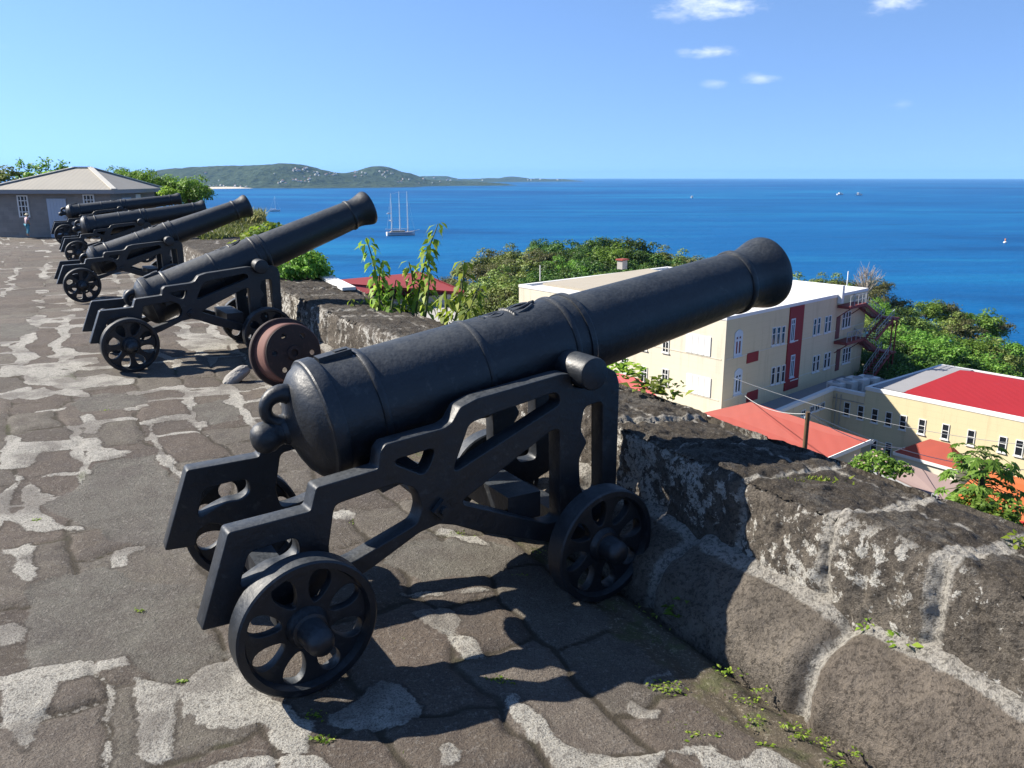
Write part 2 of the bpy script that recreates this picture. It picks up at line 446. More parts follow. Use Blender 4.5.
    def build(s, name, mat, parent=None, smooth=None):
        return link(name, s.mesh(name, smooth), mat, parent)

def grid_mesh(name, P, attrs, smooth=True):
    nu, nv = P.shape[:2]
    me = bpy.data.meshes.new(name); me.vertices.add(nu * nv); me.vertices.foreach_set('co', P.reshape(-1).astype(np.float32))
    i = np.arange(nu - 1)[:, None] * nv + np.arange(nv - 1)[None, :]
    q = np.stack([i, i + nv, i + nv + 1, i + 1], -1).reshape(-1, 4)
    me.loops.add(q.size); me.loops.foreach_set('vertex_index', q.reshape(-1).astype(np.int32))
    me.polygons.add(len(q)); me.polygons.foreach_set('loop_start', np.arange(0, q.size, 4, dtype=np.int32))
    me.polygons.foreach_set('use_smooth', np.full(len(q), smooth))
    for k, a in attrs.items():
        at = me.attributes.new(k, 'FLOAT', 'POINT'); at.data.foreach_set('value', a.reshape(-1).astype(np.float32))
    me.update(calc_edges=True); me.validate()
    return me

def leaf_mesh(name, cen, nor, L, W, dirs=None, bend=.25, seed=0):
    """one pointed, slightly folded leaf (four corner points) for every centre"""
    g = np.random.default_rng(seed); n = len(cen)
    nor = nor / (np.linalg.norm(nor, axis=1, keepdims=True) + 1e-9)
    if dirs is None: dirs = g.normal(size=(n, 3))
    t = dirs - nor * np.sum(dirs * nor, 1, keepdims=True); t /= (np.linalg.norm(t, axis=1, keepdims=True) + 1e-9)
    b = np.cross(nor, t); L = np.broadcast_to(L, n)[:, None]; W = np.broadcast_to(W, n)[:, None]
    base = cen - t * L / 2; tip = cen + t * L / 2 - nor * L * bend
    V = np.stack([base, cen - b * W / 2 + nor * W * .15, tip, cen + b * W / 2 + nor * W * .15], 1).reshape(-1, 3)
    me = bpy.data.meshes.new(name); me.vertices.add(4 * n); me.vertices.foreach_set('co', V.reshape(-1).astype(np.float32))
    me.loops.add(4 * n); me.loops.foreach_set('vertex_index', np.arange(4 * n, dtype=np.int32))
    me.polygons.add(n); me.polygons.foreach_set('loop_start', np.arange(0, 4 * n, 4, dtype=np.int32))
    at = me.attributes.new('lv', 'FLOAT', 'POINT'); at.data.foreach_set('value', np.repeat(g.random(n), 4).astype(np.float32))
    me.update(calc_edges=True)
    return me

def crown_points(n_cl, dim, n_leaf, cl_r, seed, base=0.0):
    g = np.random.default_rng(seed)
    d = g.normal(size=(n_cl, 3)); d /= np.linalg.norm(d, axis=1, keepdims=True)
    rad = (.45 + .55 * g.random(n_cl) ** .5)[:, None]
    c = d * rad; c[:, 2] = np.abs(c[:, 2]) * .95 - .25 * (g.random(n_cl)); c = c * np.asarray(dim) * (.85 + .3 * g.random((n_cl, 1)))
    r = cl_r * (.6 + .8 * g.random(n_cl))
    k = g.integers(0, n_cl, n_leaf)
    e = g.normal(size=(n_leaf, 3)); e /= np.linalg.norm(e, axis=1, keepdims=True); e[:, 2] = np.where(e[:, 2] < -.3, -e[:, 2], e[:, 2])
    p = c[k] + e * (r[k] * (.55 + .5 * g.random(n_leaf)))[:, None] * np.array([1, 1, .75])
    nor = e * .9 + np.array([0, 0, .55]) + g.normal(size=(n_leaf, 3)) * .38
    p[:, 2] += base
    return p, nor, c + np.array([0, 0, base])

def tree_proto(name, dim, trunk_h, n_cl, n_leaf, cl_r, leaf, mat, seed, loc=(0, 0, 0), bark='bark', **kw):
    root = empty(name, loc, **kw)
    p, nor, cl = crown_points(n_cl, dim, n_leaf, cl_r, seed, trunk_h)
    g = np.random.default_rng(seed + 5)
    me = leaf_mesh('crown', p, nor, leaf * (.7 + .6 * g.random(n_leaf)), leaf * .62 * (.7 + .6 * g.random(n_leaf)), seed=seed)
    link('crown', me, M[mat], root)
    mb = MB(); r0 = max(.06, .035 * (trunk_h + dim[2]))
    mb.tube([(0, 0, -.6), (.05 * r0, 0, trunk_h * .4), (.3 * r0, .2 * r0, trunk_h * .75), (0, 0, trunk_h + dim[2] * .3)], [r0 * 1.25, r0, r0 * .8, r0 * .35], 8)
    for c in cl[:: max(1, len(cl) // 7)]:
        mb.tube([(0, 0, trunk_h * .7), tuple(np.array([0, 0, trunk_h * .7]) * .5 + c * .5 - np.array([0, 0, .1])), tuple(c)], [r0 * .45, r0 * .3, r0 * .1], 5)
    mb.build('trunk', M[bark], root, 60)
    return root

def plate(outer, holes, th, bevel=.004, wider=0.0):
    """flat casting: outline with openings in the x-z plane, thickness along y"""
    cu = bpy.data.curves.new('plate', 'CURVE'); cu.dimensions = '2D'; cu.fill_mode = 'BOTH'
    cu.extrude = th / 2 - bevel; cu.bevel_depth = bevel; cu.bevel_resolution = 1; cu.offset = 0
    outer = grow(outer, -bevel); holes = [grow(h, bevel + wider) for h in holes]
    for pts in [outer] + list(holes):
        s = cu.splines.new('POLY'); s.points.add(len(pts) - 1); s.use_cyclic_u = True
        for p, q in zip(s.points, pts): p.co = (q[0], q[1], 0, 1)
    o = bpy.data.objects.new('plate', cu); COL.objects.link(o)
    dg = bpy.context.evaluated_depsgraph_get(); dg.update()
    me = bpy.data.meshes.new_from_object(o.evaluated_get(dg))
    bpy.data.objects.remove(o); bpy.data.curves.remove(cu)
    n = len(me.vertices); co = np.empty(n * 3); me.vertices.foreach_get('co', co); co = co.reshape(-1, 3)
    co = np.c_[co[:, 0], -co[:, 2], co[:, 1]]; me.vertices.foreach_set('co', co.reshape(-1))
    me.materials.clear()
    return finish(me, 40)

def grow(poly, d):
    P = np.array(poly, float); n = len(P); A = np.sum(P[:, 0] * np.roll(P[:, 1], -1) - np.roll(P[:, 0], -1) * P[:, 1])
    e = np.roll(P, -1, 0) - P; nn = np.stack([e[:, 1], -e[:, 0]], 1) * np.sign(A); nn /= (np.linalg.norm(nn, axis=1, keepdims=True) + 1e-12)
    m = nn + np.roll(nn, 1, 0); m /= np.maximum(np.sum(m * m, 1, keepdims=True), .3) / 2
    return [tuple(q) for q in P + m * d]

def rounded(poly, r=.02, k=4):
    out = []; n = len(poly); P = [np.array(p, float) for p in poly]
    for i in range(n):
        a, b, c = P[i - 1], P[i], P[(i + 1) % n]; u, v = a - b, c - b; lu, lv = np.linalg.norm(u), np.linalg.norm(v)
        q = min(r, lu * .45, lv * .45); s, e = b + u / lu * q, b + v / lv * q
        for j in range(k + 1):
            t = j / k; out.append(tuple((1 - t) ** 2 * s + 2 * t * (1 - t) * b + t * t * e))
    return out

# ================================================================== rampart floor
def zfloor(v): return -.20 * sstep(8, 15, v) - 1.15 * sstep(22, 45, v)
def umax(v): return np.interp(v, [-6, 4.7, 9, 20, 45, 70], [1.75, 1.57, 1.5, 1.42, 5.0, 9.0])
def to_uv(p): d = np.asarray(p)[..., :2] - O1[:2]; return d @ AX[:2], d @ NX[:2]
def from_uv(u, v, z=0.0):
    u, v = np.asarray(u, float), np.asarray(v, float)
    return np.stack(np.broadcast_arrays(O1[0] + u * AX[0] + v * NX[0], O1[1] + u * AX[1] + v * NX[1], z), -1)

def seg_dist(P, a, b):
    ab = b - a; t = np.clip(((P - a) @ ab) / (ab @ ab), 0, 1); return np.linalg.norm(P - a - t[:, None] * ab, axis=1)

ZQ = {1: (0, 560, 3.692), 2: (160, 620, 3.2), 3: (0, 380, 4.042), 4: (440, 600, 4.267), 5: (620, 620, 3.938), 6: (300, 470, 3.657), 7: (0, 290, 3.938)}
MORTAR = [  # outlines of the pale pointing on the paving, surveyed by sight line
    (1, [(10, 460), (60, 425), (180, 395), (310, 385), (420, 370), (470, 362), (490, 400), (430, 410), (330, 435), (210, 465), (185, 510), (165, 560), (135, 610), (135, 665), (95, 700), (65, 660), (20, 605), (5, 560), (15, 520)]),
    (1, [(490, 430), (500, 510), (505, 580), (510, 650), (505, 715), (520, 740), (580, 755), (640, 735), (640, 660), (630, 590), (640, 530), (665, 470), (600, 460), (560, 435)]),
    (1, [(40, 20), (90, 0), (120, 20), (140, 60), (115, 92), (70, 75), (35, 50)]), (1, [(0, 250), (50, 235), (90, 260), (95, 300), (40, 305), (0, 312)]), (1, [(410, 5), (470, 0), (465, 22), (420, 25)]),
    (2, [(90, 200), (140, 150), (250, 115), (290, 160), (330, 220), (400, 260), (440, 300), (500, 320), (495, 345), (465, 415), (410, 425), (380, 405), (345, 375), (335, 340), (290, 335), (210, 350), (165, 340), (120, 325), (105, 290), (75, 310), (75, 230)]),
    (2, [(530, 300), (620, 270), (700, 190), (760, 200), (820, 260), (825, 300), (790, 345), (720, 335), (620, 350), (540, 340)]),
    (2, [(100, 480), (180, 455), (280, 440), (370, 435), (375, 480)]), (2, [(380, 440), (500, 430), (540, 480), (380, 480)]),
    (3, [(0, 300), (90, 255), (240, 245), (340, 235), (400, 235), (415, 270), (480, 285), (560, 285), (510, 310), (430, 325), (370, 330), (350, 290), (300, 272), (210, 275), (160, 290), (150, 330), (110, 355), (0, 358)]),
    (3, [(130, 385), (250, 370), (370, 363), (365, 377), (240, 387), (150, 392)]),
    (3, [(90, 430), (125, 405), (155, 430), (150, 450), (220, 458), (215, 480), (160, 500), (160, 525), (210, 550), (260, 580), (340, 590), (335, 602), (200, 610), (110, 610), (70, 570), (0, 570), (0, 558), (60, 540), (90, 510), (75, 480)]),
    (3, [(0, 690), (60, 680), (120, 660), (150, 680), (130, 720), (135, 768), (50, 768), (50, 740), (40, 715), (0, 710)]),
    (3, [(455, 690), (500, 680), (580, 668), (580, 684), (520, 700), (505, 745), (460, 755), (445, 735)]), (3, [(320, 150), (365, 135), (395, 160), (410, 190), (385, 220), (345, 215), (340, 180)]),
    (3, [(590, 190), (620, 170), (625, 230), (660, 280), (700, 320), (715, 360), (760, 370), (740, 410), (690, 360), (640, 345), (630, 310), (640, 280), (610, 240)]),
    (3, [(75, 70), (120, 40), (180, 30), (220, 45), (300, 35), (340, 45), (365, 65), (310, 65), (220, 60), (150, 80), (100, 80)]), (3, [(100, -8), (300, -8), (330, 20), (420, 25), (540, 10), (540, -8)]),
    (3, [(740, 65), (800, 55), (830, 30), (900, 30), (940, 45), (930, 60), (860, 65), (790, 68)]), (3, [(900, 90), (930, 75), (980, 80), (980, 105), (920, 100)]), (3, [(500, 118), (600, 98), (605, 110), (510, 128)]), (3, [(135, 128), (280, 110), (270, 124), (140, 135)]), (3, [(790, 188), (820, 168), (845, 190)]),
    (4, [(270, 410), (300, 390), (350, 400), (360, 440), (430, 490), (490, 550), (550, 600), (620, 640), (700, 655), (780, 660), (850, 650), (930, 632), (1010, 640), (960, 665), (900, 685), (870, 740), (500, 740), (470, 670), (410, 600), (330, 540), (280, 490)]),
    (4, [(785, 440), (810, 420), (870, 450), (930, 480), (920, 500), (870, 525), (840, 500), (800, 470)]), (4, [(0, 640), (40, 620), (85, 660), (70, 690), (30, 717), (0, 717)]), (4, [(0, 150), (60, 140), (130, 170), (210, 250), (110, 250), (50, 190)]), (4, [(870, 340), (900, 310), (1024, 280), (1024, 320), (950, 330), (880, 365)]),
    (5, [(0, 540), (150, 505), (230, 510), (250, 495), (360, 490), (400, 525), (450, 550), (510, 545), (540, 510), (640, 490), (720, 510), (800, 600), (330, 600), (280, 545), (200, 535), (100, 600), (0, 600)]),
    (6, [(110, 160), (160, 140), (200, 170), (180, 190), (110, 190)]), (6, [(370, 460), (500, 445), (690, 440), (600, 457), (450, 464)]), (6, [(440, 240), (520, 213), (640, 238), (690, 272), (640, 267), (520, 237)]), (6, [(400, 520), (540, 500), (600, 560), (560, 620), (470, 580)]),
    (7, [(75, 250), (130, 245), (160, 265), (110, 280), (75, 270)]), (7, [(0, 210), (45, 205), (40, 220), (0, 225)]), (7, [(90, 345), (140, 310), (290, 320), (300, 345), (410, 330), (520, 350), (520, 370), (430, 375), (330, 385), (280, 400), (230, 390), (180, 370), (100, 370)]),
    (7, [(190, 262), (290, 230), (310, 250), (290, 275), (200, 268)]), (7, [(0, 300), (140, 290), (380, 270), (400, 290), (280, 310), (0, 345)]), (7, [(690, 200), (820, 190), (900, 205), (900, 235), (740, 240)]), (7, [(680, 165), (850, 170), (840, 190), (720, 190)]),
    (7, [(100, 110), (240, 115), (250, 125), (120, 128)]), (7, [(125, 20), (150, 20), (150, 60), (125, 65)]), (7, [(0, 20), (40, 15), (45, 60), (10, 60)]), (7, [(230, 40), (300, 30), (330, 70), (240, 80)]), (7, [(60, 395), (100, 400), (105, 430), (70, 425)]), (7, [(720, 400), (800, 395), (900, 385), (920, 405), (820, 420), (730, 420)]),
]
CEMENT = [
    (1, [(100, 90), (390, 20), (500, 70), (560, 80), (740, 80), (760, 270), (880, 350), (690, 420), (650, 460), (600, 465), (490, 400), (470, 360), (380, 375), (310, 385), (120, 400), (95, 330), (100, 220), (90, 110)]),
    (3, [(280, 100), (400, 60), (580, 60), (590, 90), (500, 120), (400, 125), (330, 130)]),
    (3, [(380, 340), (500, 320), (640, 300), (650, 340), (720, 410), (735, 450), (690, 670), (580, 670), (440, 660), (410, 600), (340, 590), (210, 540), (160, 500), (300, 440)]),
    (3, [(770, 110), (900, 80), (970, 110), (970, 160), (850, 180), (790, 160)]),
    (7, [(0, 130), (120, 125), (160, 160), (60, 190), (0, 190)]), (7, [(280, 430), (420, 400), (580, 420), (590, 455), (400, 470)]), (6, [(290, 330), (430, 250), (640, 250), (870, 310), (720, 380), (450, 410)]),
]
def poly_sdf(Q, G):
    """signed distance to a polygon on the ground, positive inside, worked out only near it"""
    out = np.full(len(Q), -.3); lo, hi = G.min(0) - .3, G.max(0) + .3
    m = np.all((Q > lo) & (Q < hi), 1); P = Q[m]; n = len(G)
    if not len(P): return out
    d = np.min([seg_dist(P, G[i], G[(i + 1) % n]) for i in range(n)], 0); ins = np.zeros(len(P), bool)
    for i in range(n):
        a, b = G[i], G[(i + 1) % n]
        c = (a[1] > P[:, 1]) != (b[1] > P[:, 1])
        ins ^= c & (P[:, 0] < (b[0] - a[0]) * (P[:, 1] - a[1]) / (b[1] - a[1] + 1e-12) + a[0])
    out[m] = np.clip(np.where(ins, d, -d), -.3, .3); return out
def ground_poly(z, pts): ox, oy, s = ZQ[z]; return np.array([onz(x / s + ox, y / s + oy)[:2] for x, y in pts])

def build_floor():
    th = np.concatenate([np.arange(-100, -48, 1.0), np.arange(-48, 42, .20), np.arange(42, 101, 1.0)])
    r = [.45]
    while r[-1] < 80: r.append(r[-1] * (1.0066 if r[-1] < 26 else 1.03))
    r = np.array(r); T, RR = np.meshgrid(R(1) * th, r)
    X, Y = RR * np.sin(T), RR * np.cos(T) - .02
    sh = X.shape; P = np.stack([X.ravel(), Y.ravel()], 1); u, v = to_uv(P)
    um = umax(v) + .35; u = np.minimum(u, um); P = from_uv(u, v)[:, :2]
    # courses running along the parapet, stones of random length, all edges wavy
    wu = u + .30 * (fbm(u * 1.3, v * 1.3, 3) - .5) + .10 * (fbm(u * 5, v * 5, 5) - .5)
    wv = v + .30 * (fbm(u * 1.4, v * 1.4, 11) - .5) + .10 * (fbm(u * 5, v * 5, 13) - .5)
    g = np.random.default_rng(21)
    cb = [-70.0]
    while cb[-1] < 8: cb.append(cb[-1] + g.uniform(.30, .56))
    cb = np.array(cb); ci = np.clip(np.searchsorted(cb, wu) - 1, 0, len(cb) - 2)
    cw = np.where(g.random(len(cb)) < .75, g.uniform(.02, .065, len(cb)), g.uniform(-.02, .008, len(cb)))
    patch = sstep(.34, .56, fbm(u * 1.05 + 3, v * 1.05, 27, 3))
    d1, d2 = wu - cb[ci], cb[ci + 1] - wu
    edge = np.minimum(d1, d2); mort = np.maximum(cw[ci] * (1.3 * patch - .1) - .02 * (1 - patch) - d1, cw[ci + 1] * (1.3 * patch - .1) - .02 * (1 - patch) - d2)
    tone = np.zeros(len(u)); lift = np.zeros(len(u))
    for c in range(len(cb) - 1):
        m = ci == c
        if not m.any(): continue
        b = [-75 + g.uniform(0, .8)]
        while b[-1] < 95: b.append(b[-1] + g.uniform(.32, .86))
        b = np.array(b); k = np.clip(np.searchsorted(b, wv[m]) - 1, 0, len(b) - 2)
        w = np.where(g.random(len(b)) < .72, g.uniform(.015, .07, len(b)), g.uniform(-.02, .006, len(b))); pm = patch[m]
        e1, e2 = wv[m] - b[k], b[k + 1] - wv[m]
        edge[m] = np.minimum(edge[m], np.minimum(e1, e2)); mort[m] = np.maximum(mort[m], np.maximum(w[k] * (1.3 * pm - .1) - .02 * (1 - pm) - e1, w[k + 1] * (1.3 * pm - .1) - .02 * (1 - pm) - e2))
        tone[m] = g.random(len(b))[k]; lift[m] = g.uniform(-.008, .010, len(b))[k]
    far = sstep(5.5, 9, np.hypot(P[:, 0], P[:, 1]))
    near = np.hypot(P[:, 0], P[:, 1]) < 13
    far = sstep(4.2, 8.5, np.hypot(P[:, 0], P[:, 1])); mort = mort - .045 * (1 - far) + .006 * far
    Q = P[near]; st = np.full(len(Q), -1.0); cem = np.full(len(u), -1.0); cq = np.full(len(Q), -1.0)
    wob = .05 * (fbm(Q[:, 0] * 7, Q[:, 1] * 7, 31) - .5)
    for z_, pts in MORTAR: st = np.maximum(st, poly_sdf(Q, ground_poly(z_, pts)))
    for z_, pts in CEMENT: cq = np.maximum(cq, poly_sdf(Q, ground_poly(z_, pts)))
    st = st + wob; cq = cq + wob * .6
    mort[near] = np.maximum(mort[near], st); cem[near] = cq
    cem = np.maximum(cem, -.3)
    covered = sstep(0, .03, cem)
    edge = edge * (1 - covered) + covered * np.minimum(np.abs(cem) + .002, .3); mort = np.where(cem > .03, np.where(near, mort, mort) * 1.0, mort)
    mort[near] = np.where(cq > .02, np.maximum(st, -.3), mort[near])
    groove = np.exp(-(np.maximum(edge - .004, 0) / .016) ** 2)
    z = zfloor(v) + lift * sstep(0, .06, edge) * (1 - covered) - .009 * groove * (1 - .6 * sstep(0, .02, mort)) + .004 * sstep(-.01, .015, mort)
    z += .022 * (fbm(u * 2.2, v * 2.2, 41) - .5) + .012 * (fbm(u * 11, v * 11, 47) - .5)
    earth = sstep(1.10, 1.30, u + .35 * (fbm(u * 3, v * 3, 53) - .5)) * (v < 9) * (v > -6)
    z -= .012 * earth; mort = np.where(earth > .5, np.minimum(mort, -.02), mort)
    z -= .05 * sstep(1.35, 1.46, u) * (v < 20)
    V = np.c_[P, z].reshape(*sh, 3)
    V = V.transpose(1, 0, 2)[::-1]      # winding so that normals look up
    f = lambda a: a.reshape(sh).T[::-1]
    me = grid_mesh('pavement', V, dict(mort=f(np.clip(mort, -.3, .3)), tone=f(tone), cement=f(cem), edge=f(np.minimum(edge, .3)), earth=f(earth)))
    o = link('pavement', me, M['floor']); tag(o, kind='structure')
    if me.polygons[len(me.polygons) // 2].normal.z < 0: me.flip_normals()
build_floor()

# ================================================================== parapet
def build_wall():
    vs = np.concatenate([np.arange(-6, -3, .05), np.arange(-3, 3.2, .0095), np.arange(3.2, 12, .03), np.arange(12, 30, .08), np.arange(30, 70, .5)])
    ui = np.interp(vs, [-6, -1.8, -.7, .4, 4.7, 9, 20, 45, 70], [1.80, 1.79, 1.74, 1.74, 1.57, 1.5, 1.40, 5.0, 9.0])
    zi = np.interp(vs, [-6, -1, .4, 4.7, 9, 15, 22, 45, 70], [.57, .57, .56, .50, .50, .42, .45, -.7, -.9])
    uo = np.interp(vs, [-6, 5, 9, 20, 45, 70], [2.40, 2.40, 2.45, 4.0, 8.0, 12.0])
    zo = zi - np.interp(vs, [-6, 5, 9, 70], [.06, .06, .02, .02])
    zb = zfloor(vs)
    prof = []                      # (segment, t): face, top, back
    nf, nt, nb = 56, 72, 26
    for k in range(nf): prof.append(('f', k / nf))
    for k in range(nt): prof.append(('t', k / nt))
    for k in range(nb + 1): prof.append(('b', k / nb))
    ns = len(prof); nv = len(vs)
    U = np.zeros((nv, ns)); Z = np.zeros((nv, ns)); up = np.zeros(ns); outn = np.zeros((ns, 2))
    rr = .05
    for j, (sg, t) in enumerate(prof):
        if sg == 'f':
            U[:, j] = ui - .03 * (1 - t); Z[:, j] = zb - .10 + (zi - zb + .10) * t; outn[j] = (-1, 0)
        elif sg == 't':
            U[:, j] = ui + (uo - ui) * t; Z[:, j] = zi + (zo - zi) * t; up[j] = 1; outn[j] = (0, 1)
        else:
            U[:, j] = uo + .5 * t; Z[:, j] = zo - 7 * t ** 1.5; outn[j] = (1, 0)
    # rounded arrises
    fl = [j for j, p in enumerate(prof) if p[0] == 'f']; tl = [j for j, p in enumerate(prof) if p[0] == 't']
    for j in range(ns):
        sg, t = prof[j]
        if sg == 'f':
            d = (1 - t) * (zi - zb + .10); k = np.clip(1 - d / .06, 0, 1); U[:, j] += .026 * k ** 2; Z[:, j] -= .004 * k
        if sg == 't':
            d = t * (uo - ui); k = np.clip(1 - d / .06, 0, 1); Z[:, j] -= .020 * k ** 2; U[:, j] += .012 * k * (1 - t)
            d = (1 - t) * (uo - ui); k = np.clip(1 - d / .12, 0, 1); Z[:, j] -= .05 * k ** 2
    g = np.random.default_rng(5)
    near = [-2.9, -2.45, -2.03, -1.60, -1.17, -.74, -.28, .20]
    b = [-6.2, -5.7, -5.1, -4.6, -4.0, -3.4] + near
    while b[-1] < 71: b.append(b[-1] + g.uniform(.38, .72))
    b = np.array(b); W = g.uniform(.006, .028, len(b)); W[(b > -2.1) & (b < -1)] = .042
    VV = np.repeat(vs[:, None], ns, 1); S = np.repeat((np.cumsum(np.ones(ns)) * .0105)[None], nv, 0)
    wv = VV + .10 * (fbm(S * 2.2 + 3, VV * 2.2, 71) - .5) + .03 * (fbm(S * 9, VV * 9, 73) - .5)
    k = np.clip(np.searchsorted(b, wv.ravel()) - 1, 0, len(b) - 2).reshape(wv.shape)
    e1, e2 = wv - b[k], b[k + 1] - wv
    e = np.minimum(e1, e2); mort = np.maximum(W[k] - e1, W[k + 1] - e2)
    # one joint along the top of many stones
    tpos = np.array([p[1] if p[0] == 't' else 9 for p in prof]); jt = g.uniform(.40, .8, len(b))[k] + (g.random(len(b))[k] < .3) * 5
    dj = np.abs(tpos[None] - jt - .1 * (fbm(VV * 3, S * 3, 75) - .5)) * .68
    mort = np.maximum(mort, .010 - dj); e = np.minimum(e, dj)
    off = g.uniform(-.012, .016, len(b))[k] - .026 * np.exp(-(e / .024) ** 2) * np.where(up > 0, .25, 1)[None]
    off = off + .026 * (fbm(VV * 3.2, S * 3.2, 81) - .5) + .022 * (fbm(VV * 11, S * 11, 83, 5) - .5) + .030 * (fbm(VV * 26, S * 26, 84, 3) - .5) + .018 * np.abs(fbm(VV * 7, S * 7, 86, 4) - .5) * 2
    back = np.array([p[0] == 'b' for p in prof]); mort[:, back] = -.2
    U += off * outn[:, 0] - .0; Z += off * outn[:, 1]
    P = from_uv(U, VV, Z)
    tone = g.random(len(b))[k]; upA = np.repeat(np.convolve(up, np.ones(5) / 5, 'same')[None], nv, 0)
    me = grid_mesh('parapet_wall', P, dict(mort=np.clip(mort, -.3, .3), tone=tone, up=upA))
    o = link('parapet_wall', me, M['wall'])
    me.flip_normals() if np.dot(me.polygons[me.polygons.__len__() // 2].normal, (0, 0, 1)) < -.5 else None
    tag(o, 'low thick stone parapet wall crusted with dark lichen along the row of cannons', 'wall')
build_wall()

def build_kerb():
    vs = np.concatenate([np.arange(-6, -3, .05), np.arange(-3, 3.2, .0125), np.arange(3.2, 12, .04)])
    ui = np.interp(vs, [-6, -1.8, -.7, .4, 4.7, 12], [1.80, 1.79, 1.74, 1.74, 1.57, 1.5])
    pr = np.array([(-.310, -.08), (-.305, .02), (-.288, .09), (-.255, .145), (-.205, .185), (-.150, .212), (-.09, .238), (-.04, .262), (.05, .290)])
    ss = np.linspace(0, 1, 46); tt = np.linspace(0, 1, len(pr)); pu, pz = np.interp(ss, tt, pr[:, 0]), np.interp(ss, tt, pr[:, 1])
    du, dz = np.gradient(pu), np.gradient(pz); L = np.hypot(du, dz); nu_, nz_ = -dz / L, du / L
    hk = np.interp(vs, [-6, 2.2, 4.5, 12], [1, 1, .6, .35])[:, None]
    g = np.random.default_rng(9)
    b = [-6.5, -5.4, -4.4, -3.55, -2.82, -2.10, -1.34, -.52, .25, 1.1]
    while b[-1] < 13: b.append(b[-1] + g.uniform(.6, 1.0))
    b = np.array(b); W = g.uniform(.015, .036, len(b))
    VV = np.repeat(vs[:, None], 46, 1); S = np.repeat(ss[None] * .55, len(vs), 0)
    wv = VV + .07 * (fbm(S * 3, VV * 3, 91) - .5)
    k = np.clip(np.searchsorted(b, wv.ravel()) - 1, 0, len(b) - 2).reshape(wv.shape)
    e1, e2 = wv - b[k], b[k + 1] - wv; e = np.minimum(e1, e2)
    backd = (1 - ss)[None] * .5 + 0 * VV
    mort = np.maximum(np.maximum(W[k] - e1, W[k + 1] - e2), .125 + .07 * (fbm(VV * 4, S, 93) - .5) - backd)
    end = np.minimum(e, np.maximum(backd - .05, 0))
    off = g.uniform(-.012, .02, len(b))[k] - .05 * np.exp(-(e / .045) ** 2) + .035 * (fbm(VV * 4, S * 4, 95) - .5) + .026 * (fbm(VV * 18, S * 18, 96, 4) - .5)
    U = ui[:, None] + pu[None] + off * nu_[None]; Z = (pz[None] + off * nz_[None]) * hk + zfloor(VV)
    P = from_uv(U, VV, Z)
    me = grid_mesh('stone_kerb', P, dict(mort=np.clip(mort, -.3, .3), tone=g.random(len(b))[k], up=0 * VV))
    o = link('stone_kerb', me, M['kerb'])
    n = me.polygons[len(me.polygons) // 2].normal
    if n.z < 0: me.flip_normals()
    tag(o, 'rounded reddish stone kerb with pale mortar running along the foot of the parapet', 'kerb')
build_kerb()

# ================================================================== cannons
EL = R(10.2); TR = (1.300, 0.0, 0.965); DZ = .052; MUZ = 1.432
def barrel_profile():
    # (t along the bore from the trunnion centre, radius)
    p = [(-1.20, .050), (-1.182, .056), (-1.166, .085), (-1.150, .135), (-1.128, .182), (-1.102, .213), (-1.078, .228), (-1.072, .236), (-1.070, .243), (-1.064, .247), (-1.020, .247), (-1.012, .243), (-1.010, .230), (-.99, .227),
         (-.862, .222), (-.860, .228), (-.853, .231), (-.840, .231), (-.833, .228), (-.831, .221),
         (-.382, .211), (-.380, .215), (-.374, .217), (-.364, .217), (-.358, .215), (-.356, .210),
         (.055, .201), (.057, .206), (.064, .209), (.074, .209), (.081, .206), (.083, .200), (.135, .198), (.137, .205), (.160, .205), (.168, .200), (.174, .187),
         (.60, .173), (1.165, .155), (1.167, .161), (1.175, .165), (1.192, .165), (1.200, .161), (1.202, .153), (1.23, .152), (1.26, .154), (1.30, .161), (1.33, .170), (1.360, .179), (1.385, .185), (1.404, .186), (1.416, .183), (1.426, .174), (MUZ, .158),
         (MUZ, .080)]
    return p
